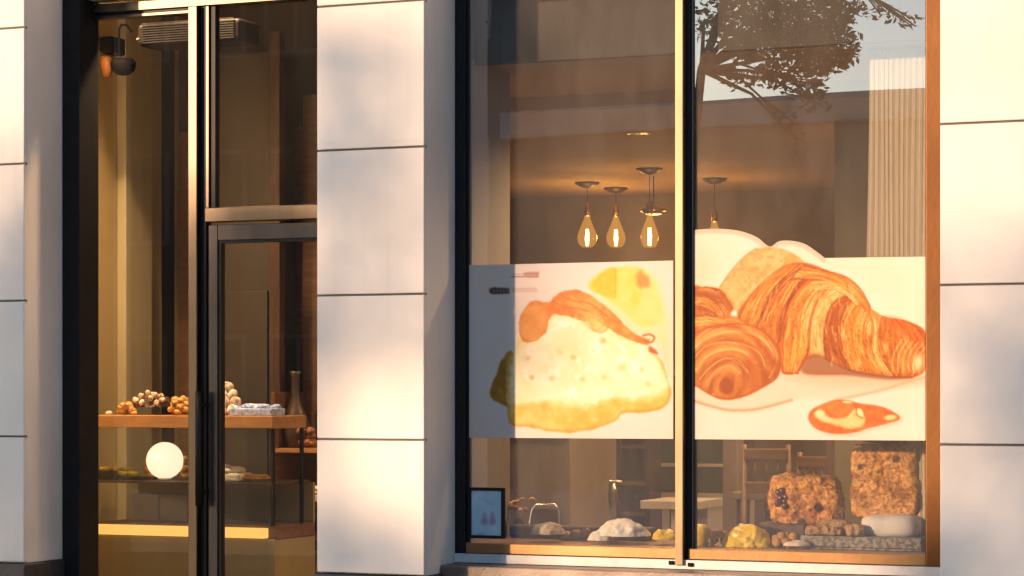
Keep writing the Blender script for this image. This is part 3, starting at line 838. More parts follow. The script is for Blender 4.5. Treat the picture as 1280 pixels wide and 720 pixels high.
b.stroke([(1071, 510), (1071, 518), (1078, 523)], .8, (190, 90, 40), alpha=.8)
b.ell((1113, 522), (9, 4), (248, 206, 140), soft=.4, rot=-.15); b.ell((1060, 502.5), (9, 2.4), (246, 208, 150), soft=.5)
b.mix(np.clip(1 - np.abs(sd) / 1.4, 0, 1) * .4, (186, 86, 40))
rt_u = rimtop[:, 0]; rt_v = rimtop[:, 1]
def rtop(u):
    if u <= 1031: return float(np.interp(u, rt_u, rt_v))
    return 322.5 - (u - 1031) * .013
poster('poster', 'large window poster of golden croissants and an almond biscuit on the right pane', b, 867.5, 1157,
       rtop, lambda u: 549 + (u - 868) * .006)

# small framed notice in the lower left corner of the window
c = Art(584, 606, 634, 676, (176, 200, 214))
c.mix(np.clip((c.fbm(18, 4) - .4) * 2, 0, .6), (206, 222, 232))
c.mix(np.clip(1 - np.hypot((c.U - 598) / 9, (c.V - 645) / 22), 0, 1) * .6, (150, 206, 200))
for (x, h) in ((606, 10), (616, 11)):
    c.fill([(x - 3.5, 655), (x + 3.5, 655), (x + 2.2, 655 - h), (x, 651 - h), (x - 2.2, 655 - h)], (150, 120, 150), soft=2, alpha=.75)
    c.ell((x, 646), (1.8, 2.2), (206, 170, 176), soft=.8, alpha=.7)
c.stroke([(597, 668), (606, 668)], .6, (110, 130, 150), alpha=.7)
for i in range(3):
    c.stroke([(600 + i * 6, 624 + i * 3), (607 + i * 6, 624 + i * 3)], .5, (130, 160, 186), alpha=.6)
nf = thing('framed_notice', 'small pale blue notice in a thin black frame at the foot of the left pane', 'notice', P(608, 672, .316))
x0, x1, z0, z1 = rect(586, 609.5, 630.5, 673, .31)
m_ = MB(); t_ = .0125
o_ = P(608, 672, .316)
def nb_(xa, xb, za, zb): m_.box(xa - o_.x, xb - o_.x, .303 - .316, .3215 - .316, za - o_.z, zb - o_.z, bev=.0015)
nb_(x0, x0 + t_, z0, z1); nb_(x1 - t_, x1, z0, z1); nb_(x0 + t_, x1 - t_, z0, z0 + t_); nb_(x0 + t_, x1 - t_, z1 - t_, z1)
m_.build('frame', 'black', nf)
nu, nv = 46, 62
vs = []; cs = []
for j in range(nv):
    for i in range(nu):
        X = x0 + t_ * .7 + (x1 - x0 - 1.4 * t_) * i / (nu - 1); Z = z0 + t_ * .7 + (z1 - z0 - 1.4 * t_) * j / (nv - 1)
        vs.append((X - o_.x, .309 - .316, Z - o_.z))
        u = 586 + (X - x0) / (x1 - x0) * 44.5; v = 673 - (Z - z0) / (z1 - z0) * 63.5
        cs.append(c.at(np.array(u), np.array(v)))
me = bpy.data.meshes.new('notice_sheet')
me.from_pydata(vs, [], [(j * nu + i, j * nu + i + 1, (j + 1) * nu + i + 1, (j + 1) * nu + i) for j in range(nv - 1) for i in range(nu - 1)])
ca = me.color_attributes.new('print', 'FLOAT_COLOR', 'POINT')
cs = np.array(cs); lin = np.where(cs <= .04045, cs / 12.92, ((cs + .055) / 1.055) ** 2.4)
ca.data.foreach_set('color', np.c_[lin, np.ones(len(lin))].astype(np.float32).ravel())
me.materials.append(M['print'])
so = bpy.data.objects.new('notice_sheet', me); COL.objects.link(so); so.parent = nf
MB().box(x0 + .004 - o_.x, x1 - .004 - o_.x, -.0065, .004, z0 + .004 - o_.z, z1 - .004 - o_.z).build('backing_board', 'paper', nf)

# ================================================================== shop interior: shell
YB = 6.13
XSP = -1.30                       # where the service corner ends and the low ceiling begins
ZC, ZU = 2.78, 2.85
struct(MB().box(-3.3, 4.15, .47, 6.9, -.1, .0).build('floor', 'floor'))
struct(MB().box(-3.3, 4.15, YB, YB + .1, 0, 3.6).build('wall_back', 'backwall'))
struct(MB().box(-3.1, -2.855, .452, 2.4, 0, 3.65).build('wall_left', 'cream'))
struct(MB().box(-3.3, -3.1, 2.41, YB, 0, 3.65).build('wall_far_left', 'backwall'))
struct(MB().box(-3.1, XSP, 2.405, YB, ZC, ZC + .08).build('ceiling_rear', 'ceil'))
struct(MB().box(3.95, 4.15, .62, YB, 0, 3.65).build('wall_right', 'backwall'))
struct(MB().box(XSP, 3.95, 1.59, YB, ZC, ZC + .08).build('ceiling', 'ceil'))
struct(MB().box(-.80, 3.95, .45, 1.588, ZU, ZU + .3).build('ceiling_by_window', 'ceil'))
struct(MB().box(-3.1, -.335, .46, 2.6, 3.55, 3.65).build('ceiling_over_counter', 'cream'))
struct(MB().box(-2.85, XSP, 2.30, 2.40, 0, P(220, 166, 2.3).z).build('wall_service', 'midwood'))
struct(MB().box(-2.85, XSP, 2.302, 2.40, P(220, 166, 2.3).z, 3.55).build('wall_service_upper', 'header'))
struct(MB().box(XSP - .03, XSP - .002, 1.585, 2.30, 2.80, 3.55).build('bulkhead', 'header'))
struct(MB().box(-.832, -.802, .625, 1.588, 2.80, 3.55).build('bulkhead_by_window', 'header'))
struct(MB().box(XSP - .002, -.802, 1.590, 1.62, 2.87, 3.55).build('bulkhead_front', 'header'))
struct(MB().box(-.33, 3.9, .40, .447, ZU - .01, 3.5).build('window_header', 'header'))
# pilaster on the left wall of the service corner
pz = MB().box(-2.853, -2.80, 1.70, 1.95, 0, 3.54, bev=.004).build('pilaster', 'column', bak)
# black upright cabinet side next to the pilaster
xb0, xb1, _, _ = rect(180, 100, 204, 500, 2.15)
cab = thing('upright_display_fridge', 'tall black fridge cabinet standing behind the counter beside the cream pilaster', 'fridge', (xb0, 2.15, 0))
MB().box(0, xb1 - xb0, -.02, .12, 0, 3.5, bev=.006).build('body', 'black', cab)
MB().box(.004, xb1 - xb0 - .004, -.034, -.021, .12, 3.46, bev=.004).build('door', 'black', cab)
MB().tube([(.02, -.05, 1.0), (.02, -.05, 1.5)], .008).build('handle', 'black', cab)

# grey cold store panel and reddish post seen through the door
x0, x1, _, _ = rect(262, 300, 338, 500, 2.0)
gp = thing('cold_cabinet', 'tall plain grey cabinet behind the counter seen through the door glass', 'cabinet', (x0, 2.0, 0))
MB().box(0, x1 - x0, 0, .28, 0, 3.2, bev=.006).build('body', 'greypanel', gp)
MB().box(.01, x1 - x0 - .01, -.014, -.001, .1, 2.0, bev=.004).build('door', 'greypanel', gp)
x0, x1, _, _ = rect(338.5, 300, 352, 500, 2.0)
ps = MB().box(0, x1 - x0, 0, .06, 0, 3.3, bev=.004).build('wooden_post', 'darkwood', None, (x0, 1.98, 0))
tag(ps, 'dark reddish wooden post between the grey cabinet and the shelf unit', 'post')

# shelf unit at the right of the doorway
x0, x1, _, _ = rect(353, 300, 420, 500, 1.98)
su = thing('shelf_unit', 'open brown wooden shelf unit with pale shelf edges behind the door', 'shelf', (x0, 1.90, 0))
W_ = x1 - x0
MB().box(0, W_, .30, .325, 0, 3.0).build('back_panel', 'midwood', su)
MB().box(-.022, -.001, .0, .32, 0, P(350, 490, 1.9).z, bev=.002).build('side_panel', 'midwood', su)
for v in (563, 671):
    z = P(370, v, 1.9).z
    MB().box(.001, W_, .0, .298, z - .012, z + .010, bev=.002).build('shelf', 'woodh', su)
zz = P(370, 628, 1.9).z
MB().box(.001, W_, .0, .298, zz - .016, zz, bev=.002).build('shelf', 'midwood', su)
MB().box(.001, W_, .02, .297, 0, P(370, 690, 1.9).z).build('drawer', 'midwood', su)
MB().box(.001, W_, .01, .297, P(370, 688, 1.9).z, P(370, 674, 1.9).z - .004).build('drawer', 'darkwood', su)
pp = P(372, 624.5, 1.93)
pst = thing('paper_bag_stack', 'flat stack of pale paper bags on the shelf inside the door', 'paper bags', (P(343, 626, 1.78).x, 1.80, P(370, 627, 1.82).z))
for i, (dz, dx, h) in enumerate(((0, .012, .034), (.036, .0, .018), (.056, .02, .016))):
    MB().box(dx, .33 - dx * .5, .0, .2, dz, dz + h, bev=.006, rot=.02 * (i - 1)).build('bundle', 'paper', pst)
vz = P(372, 561, 2.0).z + .003
va = MB().lathe([(.03, 0), (.062, .01), (.075, .07), (.07, .13), (.045, .19), (.022, .25), (.02, .36), (.03, .385), (.026, .385)], (0, 0, 0), 28)
va = va.build('dark_vase', 'crust', None, (P(368, 500, 2.03).x, 2.04, vz)); va.data.materials[0] = M['darkwood']
tag(va, 'dark brown narrow necked vase on the upper shelf behind the door', 'vase')
bl = MB()
for i in range(7):
    bl.blob((.03 * math.cos(i * 1.3), .02 * math.sin(i * 2.1), .03 + .028 * (i % 3)), (.026, .026, .02), .006, 30, i, 2)
bl = bl.build('wrapped_sweet_heap', 'crust', None, (P(383, 550, 1.95).x, 1.96, vz))
tag(bl, 'small heap of reddish wrapped sweets beside the dark vase', 'sweets')

# ---------------------------------------------------------------- display counter
YC = 1.20
cx0, cx1 = P(112, 520, YC).x, P(340.5, 525, YC).x
ctr = thing('display_counter', 'glass display counter with oak top shelf and glowing strip under its lower shelf', 'counter', (cx0, YC, 0))
L_ = cx1 - cx0
zt = P(230, 519.5, YC).z; ztb = P(230, 535, YC).z
MB().box(0, L_, 0, .34, ztb, zt, bev=.003).build('top_shelf', 'woodh', ctr)
z2 = P(230, 602, YC).z
MB().box(0, L_ - .02, .02, .42, z2 - .012, z2, bev=.002).build('middle_shelf', 'darkwood', ctr)
zl0, zl1 = P(230, 671, YC).z, P(230, 658.5, YC).z
MB().box(0, P(328, 664, YC).x - cx0, .012, .06, zl0, zl1, bev=.003).build('light_strip', 'led', ctr)
MB().box(0, L_ - .01, .062, .45, zl0 - .005, zl1 + .01, bev=.003).build('lower_shelf', 'midwood', ctr)
MB().box(0, L_ - .015, .05, .46, .0, zl0 - .006, bev=.003).build('front_panel', 'olive', ctr)
MB().box(0, L_ - .015, .44, .46, zl1 + .011, z2 - .013).build('back_panel', 'olive', ctr)
MB().box(.0, L_ - .004, .003, .009, zl1 + .012, ztb - .001).build('front_pane', 'caseglass', ctr)
for y_ in (.012, .30):
    MB().box(L_ - .016, L_ - .004, y_, y_ + .022, zl1 + .012, ztb - .001).build('corner_post', 'black', ctr)

# ---------------------------------------------------------------- things on the counter
def put(name, mb, m, label, cat, loc, group=None):
    o = mb.build(name, m, None, loc)
    return tag(o, label, cat, group)

def on_top(u, dy=.12, z=None):
    p = P(u, 520, YC + dy)
    return Vector((p.x, YC + dy, (zt if z is None else z)))

# crumbs and nuts: cookie mounds
mb = MB()
mb.blob((0, 0, .038), (.088, .08, .055), .02, 18, 2, 4, flat=0)
put('chocolate_cake', mb, 'choc', 'dark chocolate cake under white sugared clusters on the counter top', 'cake', on_top(191, .16))
src = None
for i in range(20):
    a_ = i * 2.4; r_ = .07 * math.sqrt((i + .5) / 20)
    loc = on_top(189, .15) + Vector((r_ * 1.3 * math.cos(a_), r_ * math.sin(a_) - .01, .098 - r_ * r_ * 9 + .006 * ((i * 7) % 3)))
    if src is None:
        src = put('sugared_cluster', MB().blob((0, 0, 0), (.017, .016, .013), .006, 40, 4, 3), 'puff',
                  'small white sugared nut cluster on the dark chocolate cake', 'topping', loc, 'sugared clusters on the chocolate cake')
    else:
        d_ = src.copy(); COL.objects.link(d_); d_.location = loc; d_.rotation_euler = (i, i * 1.7, i * .6)
mb = MB()
for i in range(14):
    mb.blob((.04 * math.cos(i * 2.1) * (1 - i / 18), .03 * math.sin(i * 2.1), .012 + .0045 * i * .7), (.02, .017, .014), .006, 40, i, 2)
put('golden_crumble_pastry', mb, 'gold', 'golden crumbly pastry left of the chocolate cake on the counter top', 'pastry', on_top(158, .1))
mb = MB()
for i in range(22):
    mb.blob((.055 * math.cos(i * 2.4) * (1 - i / 26), .04 * math.sin(i * 2.4), .012 + .0032 * i), (.022, .019, .016), .007, 40, i + 30, 2)
put('golden_crumble_pastry', mb, 'gold', 'knobbly golden pastry right of the chocolate cake beside the door post', 'pastry', on_top(226, .1))
put('biscuit_crumb', MB().blob((0, 0, .008), (.018, .014, .012), .005, 40, 3, 3), 'puff', 'tiny pale biscuit near the left end of the counter top', 'biscuit', on_top(136, .06))
src = None
for i in range(17):
    lay = 0 if i < 8 else (1 if i < 13 else (2 if i < 16 else 3))
    n_ = (8, 5, 3, 1)[lay]; k_ = i - (0, 8, 13, 16)[lay]
    rr_ = (.058, .04, .022, 0)[lay]
    loc = on_top(285, .13) + Vector((rr_ * 1.15 * math.cos(k_ * 2 * math.pi / n_ + lay), rr_ * math.sin(k_ * 2 * math.pi / n_ + lay), .024 + lay * .036))
    if src is None:
        src = put('sugared_choux_puff', MB().blob((0, 0, 0), (.029, .027, .023), .006, 26, 8, 3), 'puff', 'round sugared choux puff in the tall pile behind the door glass', 'pastry', loc, 'choux puffs piled on the counter top')
    else:
        d_ = src.copy(); COL.objects.link(d_); d_.location = loc; d_.rotation_euler = (i * 1.1, i * .7, i)
# blue paper box of sweets
p0 = on_top(313, .02); wbx = P(339, 520, YC + .03).x - P(287, 520, YC + .03).x
mb = MB().box(-wbx / 2, wbx / 2, 0, .14, 0, .034, bev=.004)
for i in range(26):
    mb.blob((-wbx / 2 + .02 + (wbx - .04) * ((i * .618) % 1), .02 + .1 * ((i * .37) % 1), .036 + .006 * (i % 2)), (.02, .018, .014), .004, 40, i, 2)
put('blue_sweet_box', mb, 'bluebox', 'low blue paper box filled with white dusted sweets on the counter top', 'box', p0)
# lower shelf
def on_mid(u, dy=.12): 
    p = P(u, 600, YC + dy)
    return Vector((p.x, YC + dy, z2 + .001))
wt = P(174, 600, YC + .05).x - P(122, 600, YC + .05).x
tr = MB().box(-wt / 2, wt / 2, 0, .2, 0, .012, bev=.003); tr.box(-wt / 2, wt * .0, -.004, .0, 0, .045, bev=.003)
put('dark_tray', tr, 'darkplastic', 'dark tray of small tarts at the left end of the middle shelf', 'tray', on_mid(147, .04))
src = None
for i, (du, dy, dz) in enumerate(((126, .1, .013), (140, .12, .013), (152, .08, .013), (165, .11, .013), (133, .17, .03), (148, .18, .03), (160, .17, .03))):
    loc = on_mid(du, dy + .02) + Vector((0, 0, dz))
    if src is None:
        src = MB().lathe([(.022, 0), (.032, .018), (.032, .024), (.002, .028)], (0, 0, 0), 16).build('apricot_tart', 'yellow', None, loc)
        tag(src, 'small round glazed yellow tart on the dark tray', 'tart', 'glazed tarts on the dark tray')
    else:
        d_ = src.copy(); COL.objects.link(d_); d_.location = loc
pc = on_mid(206, .1); pr = .87 * (P(229, 580, YC + .1).x - P(183, 580, YC + .1).x) / 2
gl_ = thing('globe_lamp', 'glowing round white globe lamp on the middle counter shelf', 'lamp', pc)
M['globe'] = mat('opal_globe', (.8, .78, .72), rough=.3, scale=8, emit=.62, ecol=(1., .86, .62))  # brightness of a white plate added as emission, not a known lamp
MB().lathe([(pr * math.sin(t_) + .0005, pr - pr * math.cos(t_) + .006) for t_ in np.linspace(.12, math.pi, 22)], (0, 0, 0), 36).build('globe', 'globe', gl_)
MB().lathe([(pr * .42, 0), (pr * .42, .006), (pr * .3, .012), (.002, .012)], (0, 0, 0), 28).build('base', 'brass', gl_)
for (u, s_) in ((186, 1), (231, 1.05)):
    mb = MB()
    for i in range(7):
        mb.blob((.012 * math.cos(i * 2.2), .01 * math.sin(i * 2.2), .02 + .014 * i), (.022, .018, .016), .006, 40, i + u, 2)
    put('orange_pastry', mb, 'orange', 'stacked apricot pastry peeking out %s of the glowing globe lamp' % ('left' if u == 186 else 'right'), 'pastry', on_mid(u, .16))
ck = MB().box(-.09, .085, -.05, .1, 0, .04, bev=.01); ck.blob((-.01, .02, .05), (.085, .07, .025), .012, 25, 5, 4)
put('cream_cake', ck, 'cream_cake', 'white cream topped cake slab on the middle shelf behind the door glass', 'cake', on_mid(284, .07))
og = MB().box(-.075, .075, -.03, .08, 0, .012, bev=.003); og.tube([(-.05, 0, .018), (.09, 0, .016)], .008)
put('glazed_slice', og, 'orange', 'flat glazed orange slice next to the cream cake', 'pastry', on_mid(313, .09) + Vector((0, 0, .012)))
lo = MB()
zlo = zl1 + .012
for i, u in enumerate((182, 218)):
    p = P(u, 640, YC + .2)
    x0 = p.x - .075
    lo.box(p.x - .08, p.x + .07, YC + .2, YC + .34, zlo, zlo + .13, bev=.004)
    o = lo.build('cake_carton', 'taupe', None)
    tag(o, ('plain taupe cake carton under the glowing globe lamp' if i == 0 else 'plain taupe cake carton nearest the door post under the middle shelf'), 'carton')
    lo = MB()

# ---------------------------------------------------------------- fittings high in the side light
p = P(148, 60, 1.3)
cam_ = thing('security_camera', 'dark wall camera with dome and hooked bracket high inside the side light', 'camera', p)
def q(u, v, dy=0): 
    w_ = P(u, v, 1.3 + dy); return w_ - p
MB().tube([q(131, 56, .3), q(138, 60), q(145, 66)], .016).tube([q(149, 68), q(149, 36), q(152, 31), q(158, 31), q(164, 40)], .006).tube([q(136, 66), q(152, 68)], .01).build('bracket', 'black', cam_)
ca1, cb1 = q(129, 47), q(145, 67)
MB().box(ca1.x, cb1.x, -.04, .09, cb1.z, ca1.z, bev=.01).build('junction_box', 'darkplastic', cam_)
dm = q(154, 83)
MB().lathe([(.002, -.045), (.03, -.04), (.055, -.02), (.062, .005), (.062, .02), (.05, .035), (.002, .04)], dm, 24).build('dome', 'darkplastic', cam_)
MB().lathe([(.003, -.05), (.02, -.045), (.03, .0), (.034, .05), (.003, .055)], q(134, 84), 18).build('housing', 'crust', cam_)
x0, x1, z0, z1 = rect(171, 26, 300, 54, .95)
ac = thing('air_curtain', 'long glossy black air curtain unit mounted above the entrance', 'air curtain', (x0, .95, z0))
MB().box(0, x1 - x0, 0, .2, 0, z1 - z0, bev=.02, seg=4).build('body', 'darkplastic', ac)
gr = MB()
for i in range(9):
    gr.box(.03, x1 - x0 - .03, -.006, .002, .012 + i * .011, .017 + i * .011)
gr.build('grille', 'black', ac)
MB().tube([(.02, -.01, .03), (.02, -.03, .03)], .006).build('knob', 'steel', ac)

# ================================================================== window interior: background
# taupe service counter behind the left pane
x0, x1, _, _ = rect(600, 550, 713, 680, 3.0)
sc_ = thing('service_counter', 'plain taupe service counter behind the left poster', 'counter', (x0, 3.0, 0))
MB().box(0, x1 - x0, 0, .7, 0, 1.32, bev=.004).build('body', 'taupe', sc_)
MB().box(-.02, x1 - x0 + .02, -.03, .72, 1.322, 1.36, bev=.006).build('worktop', 'darkwood', sc_)

x0, x1, _, _ = rect(716, 550, 812, 680, 4.3)
sb = thing('dark_sideboard', 'dark walnut sideboard with open niches behind the left pane', 'sideboard', (x0, 4.3, 0))
W_ = x1 - x0
MB().box(0, W_, .3, .34, 0, 1.45).build('back_panel', 'darkwood', sb)
for x in (0, W_ * .56, W_ - .03):
    MB().box(x, x + .03, 0, .298, 0, 1.45, bev=.002).build('side_panel', 'darkwood', sb)
for v in (602, 640, 556):
    z = P(760, v, 4.3).z
    MB().box(.032, W_ - .032, .01, .297, z - .02, z, bev=.002).build('shelf', 'midwood', sb)
MB().box(-.01, W_ + .01, -.02, .35, 1.452, 1.49, bev=.004).build('top', 'midwood', sb)
for i, x in enumerate((.06, .14, .25, .35)):
    z = P(760, 640, 4.3).z
    o = MB().lathe([(.025, 0), (.03, .02), (.028, .1), (.012, .13), (.012, .16)], (0, 0, 0), 16).build('dark_bottle', 'midwood', None, (x0 + x, 4.45, z + .001))
    tag(o, 'dark glass bottle standing in the niche of the walnut sideboard', 'bottle', 'bottles in the sideboard')

# slanting steel tube stand with cross bar
st = thing('steel_stand', 'leaning steel tube stand with a cross bar in front of the walnut sideboard', 'stand', P(720, 690, 3.6))
b0 = P(720, 690, 3.6)
def qq(u, v, Y): return P(u, v, Y) - b0
MB().tube([qq(716, 596, 3.6), qq(717, 618, 3.6), qq(728, 668, 3.6)] + [Vector((qq(731, 690, 3.6).x, 0, .0 - b0.z))], .017).build('leg', 'steel', st)
MB().tube([qq(713, 598, 3.6), qq(750, 601, 3.6), qq(778, 603, 3.6)], .012).build('cross_bar', 'steel', st)
MB().lathe([(.003, -.03), (.03, -.02), (.034, .02), (.003, .03)], qq(717, 598, 3.6), 16).build('clamp', 'steel', st)
MB().lathe([(.003, -.06), (.024, -.05), (.03, .0), (.02, .05), (.003, .06)], qq(767, 616, 3.6), 16).build('hook', 'steel', st)

# glazed cream cabinet across the mullion
x0, x1, z0, z1 = rect(809, 556, 918, 624, 4.5)
gc = thing('glazed_cabinet', 'cream framed cabinet with dull green glass doors behind the mullion', 'cabinet', (x0, 4.5, 0))
W_ = x1 - x0; H0, H1 = z0, 1.62
MB().box(0, W_, .02, .4, 0, H0, bev=.003).build('base', 'whitelac', gc)
MB().box(0, W_, .3, .4, H0 + .001, H1).build('back_panel', 'darkwood', gc)
for i in range(2):
    a0, a1 = W_ * i / 2 + .003, W_ * (i + 1) / 2 - .003
    f = MB(); t_ = .035
    f.box(a0, a0 + t_, 0, .03, H0 + .002, H1, bev=.002); f.box(a1 - t_, a1, 0, .03, H0 + .002, H1, bev=.002)
    f.box(a0 + t_, a1 - t_, .0, .03, H0 + .002, H0 + t_, bev=.002); f.box(a0 + t_, a1 - t_, 0, .03, H1 - t_, H1, bev=.002)
    zm = P(890, 582, 4.5).z
    f.box(a0 + t_, a1 - t_, .002, .028, zm - .01, zm + .01, bev=.002)
    dd = f.build('door', 'creamframe', gc)
    MB().box(a0 + t_ - .002, a1 - t_ + .002, .012, .018, H0 + t_ - .002, H1 - t_ + .002).build('glass', 'cabglass', dd)

# white side table
x0, x1, _, _ = rect(800, 626, 848, 640, 3.2)
zt_ = P(820, 626, 3.2).z
wt_ = thing('white_table', 'small white table with slab leg behind the left pane', 'table', (x0, 3.2, 0))
MB().box(0, x1 - x0 + .1, 0, .45, zt_ - .045, zt_, bev=.004).build('tabletop', 'whitelac', wt_)
for x in (x1 - x0 - .05, ):
    MB().box(x, x + .07, .02, .43, 0, zt_ - .046, bev=.004).build('leg', 'whitelac', wt_)
MB().box(.06, .1, .3, .4, 0, zt_ - .046, bev=.004).build('leg', 'darkwood', wt_)

# metal chair whose back frames show above the ledge
def metal_chair(u, label):
    b_ = P(u, 660, 1.25)
    t = thing('metal_chair', label, 'chair', (b_.x, 1.25, 0))
    w = (P(u + 21, 640, 1.25).x - P(u - 21, 640, 1.25).x) / 2
    zt_, zb_ = P(u, 632, 1.25).z, .45
    MB().tube([(-w, 0, zb_), (-w * .97, .02, zt_ - .12), (-w * .72, .02, zt_ - .02), (-w * .5, .02, zt_), (w * .6, .02, zt_), (w * .85, .02, zt_ - .02), (w * .95, .02, zt_ - .1), (w, 0, zb_)], .0095, 10).build('back_frame', 'steel', t)
    MB().box(-w + .012, w - .012, .014, .022, zt_ - .28, zt_ - .016, bev=.003).build('backrest', 'darkwood', t)
    MB().box(-w, w, -.40, .0, .43, .455, bev=.01).build('seat', 'darkwood', t)
    for sx in (-1, 1):
        for y in (-.38, .0):
            MB().tube([(sx * w * .95, y, .43), (sx * w, y * 1.05, 0)], .010).build('leg', 'steel', t)
metal_chair(679, 'chair with a rounded bright steel back frame right of the framed notice')

# wooden chairs behind the right pane
def wood_chair(u0, u1, vtop, Y, label, rot=0.):
    x0, x1, _, _ = rect(u0, 560, u1, 680, Y)
    t = thing('wooden_chair', label, 'chair', ((x0 + x1) / 2, Y, 0)); t.rotation_euler = (0, 0, rot)
    w = (x1 - x0) / 2; zt_ = P((u0 + u1) / 2, vtop, Y).z
    for sx in (-1, 1):
        MB().tube([(sx * w, .0, .0), (sx * w, -.02, .45), (sx * w * .96, .05, zt_)], [.018, .02, .014]).build('rear_leg', 'midwood', t)
        MB().tube([(sx * w * .95, -.42, .0), (sx * w * .95, -.40, .45)], [.015, .019]).build('front_leg', 'midwood', t)
    MB().box(-w, w, -.43, .0, .45, .48, bev=.01).build('seat', 'midwood', t)
    for z in (zt_ - .05, zt_ - .22):
        MB().box(-w * .96, w * .96, .02, .045, z - .03, z + .03, bev=.006).build('back_rail', 'midwood', t)
    for i in range(3):
        x = -w * .5 + w * .5 * i
        MB().tube([(x, .03, zt_ - .2), (x, .04, zt_ - .05)], .008).build('spindle', 'midwood', t)
wood_chair(930, 985, 556, 3.2, 'brown wooden chair with spindles left of the tall fruit cakes', .25)
wood_chair(990, 1036, 566, 3.6, 'brown wooden chair half hidden behind the lying fruit loaf', -.3)
x0, x1, _, _ = rect(918, 590, 1030, 600, 3.4)
tt_ = thing('wooden_table', 'dark wooden table with white runner behind the right pane', 'table', (x0, 3.35, 0))
MB().box(0, x1 - x0, 0, .6, .93, .97, bev=.005).build('tabletop', 'taupe', tt_)
for x in (.02, x1 - x0 - .08):
    for y in (.02, .54):
        MB().box(x, x + .06, y, y + .05, 0, .929, bev=.004).build('leg', 'darkwood', tt_)
x0, x1, _, _ = rect(903, 560, 922, 680, 4.0)
cl = MB().box(0, x1 - x0, 0, .12, 0, 2.2, bev=.006).build('wooden_post', 'taupe', None, (x0, 4.0, 0))
tag(cl, 'taupe upright post right of the glazed cream cabinet', 'post')
x0, x1, _, _ = rect(1033, 560, 1043, 680, 3.0)
cl = MB().box(0, x1 - x0, 0, .06, 0, 1.6, bev=.004).build('wooden_post', 'midwood', None, (x0, 3.0, 0))
tag(cl, 'slim brown wooden post behind the tall fruit cake', 'post')

# right: orange partition and a pleated curtain by the window
x0, x1, _, _ = rect(1043, 200, 1095, 500, 2.4)
struct(MB().box(x0, x0 + 1.6, 2.4, 2.5, 0, ZC - .002).build('wall_partition', 'cream'))
# curtain
xc0, xc1 = P(1083, 300, .60).x, P(1165, 300, .60).x
ztc, zbc = 2.845, .88
nx, nz_ = 220, 26
vs = []
for j in range(nz_):
    z = zbc + (ztc - zbc) * j / (nz_ - 1)
    for i in range(nx):
        t = i / (nx - 1)
        sway = .004 * math.sin(z * 3 + t * 7)
        x = xc0 + (xc1 - xc0) * t + (1 - t) * .020 * (j / (nz_ - 1) - .5) + sway
        y = .60 + .0014 * math.sin(t * 2 * math.pi * 12 + .5 * math.sin(t * 21)) + .0005 * math.sin(t * 2 * math.pi * 29 + z)
        vs.append((x - xc0, y - .6, z - zbc))
fs = [(j * nx + i, j * nx + i + 1, (j + 1) * nx + i + 1, (j + 1) * nx + i) for j in range(nz_ - 1) for i in range(nx - 1)]
me = bpy.data.meshes.new('curtain'); me.from_pydata(vs, [], fs)
for p_ in me.polygons: p_.use_smooth = True
cu = bpy.data.objects.new('curtain', me); COL.objects.link(cu); cu.location = (xc0, .6, zbc)
M['curtain'] = mat('cream_linen', (.60, .49, .34), (.52, .42, .28), rough=.9, scale=30, bump=.1, stretch=(8, 1, .4))
me.materials.append(M['curtain'])
sm = cu.modifiers.new('thickness', 'SOLIDIFY'); sm.thickness = .0025
tag(cu, 'long pleated cream curtain hanging at the right end of the window', 'curtain')

# ---------------------------------------------------------------- pendant lamps
def canopy(u, v, label):
    d = F * (ZC - 1.5) / (HOR - v)
    k = (u - 640) / F
    Y = d * (CT + ST * k) / 1.0 + CAM.y
    p_ = P(u, v, Y)
    return Vector((p_.x, Y, ZC))

def add_light(name, p_, power, r=.04, col=(1., .56, .24)):
    l = bpy.data.lights.new(name, 'POINT'); l.energy = power; l.color = col; l.shadow_soft_size = r
    o = bpy.data.objects.new(name, l); COL.objects.link(o); o.location = p_
    return o

def pendant(u, vb, Y, label, cap=None, r=.062, power=22., lit=True):
    """vb: the bulb's lowest point in the photo"""
    pb = P(u, vb, Y)
    t = thing('pendant_lamp', label, 'lamp', pb, 'bare bulb pendants')
    H = ZC - pb.z
    prof = [(.004, 0), (.035, .006), (r * .9, .03), (r, .06), (r * .95, .085), (r * .62, .135), (r * .32, .18), (.016, .20)]
    MB().lathe(prof, (0, 0, 0), 28).build('bulb', 'lampglass', t)
    fl = MB()
    for i in range(6):
        a_ = i * math.pi / 3
        fl.tube([(.006 * math.cos(a_), .006 * math.sin(a_), .014), (.011 * math.cos(a_), .011 * math.sin(a_), .06), (.007 * math.cos(a_), .007 * math.sin(a_), .115)], .0015, 6)
    fl.build('filament', 'filament', t)
    MB().lathe([(.015, .195), (.019, .20), (.019, .25), (.006, .275), (.004, .28)], (0, 0, 0), 18).build('socket', 'brass', t)
    MB().tube([(0, 0, .27), (0, 0, H - .02)], .002, 8).build('cord', 'black', t)
    MB().lathe([(.004, -.035), (.03, -.03), (.075, -.008), (.078, 0), (.004, 0)], (0, 0, H - .001), 28).build('canopy', 'darkwood', t)
    add_light('pendant_light', pb + Vector((0, 0, .06)), power, .05)
    return t
pendant(734, 310, 5.16, 'glowing teardrop bulb pendant, leftmost of the three over the left poster', power=3.5)
pendant(770, 310, 5.60, 'glowing teardrop bulb pendant between the two others over the left poster', power=3.5)
pendant(812, 310, 4.43, 'glowing teardrop bulb pendant closest to the mullion over the left poster', r=.052, power=3)
pendant(893, 318, 5.2, 'teardrop bulb pendant just above the white edge of the croissant poster', power=3.5)
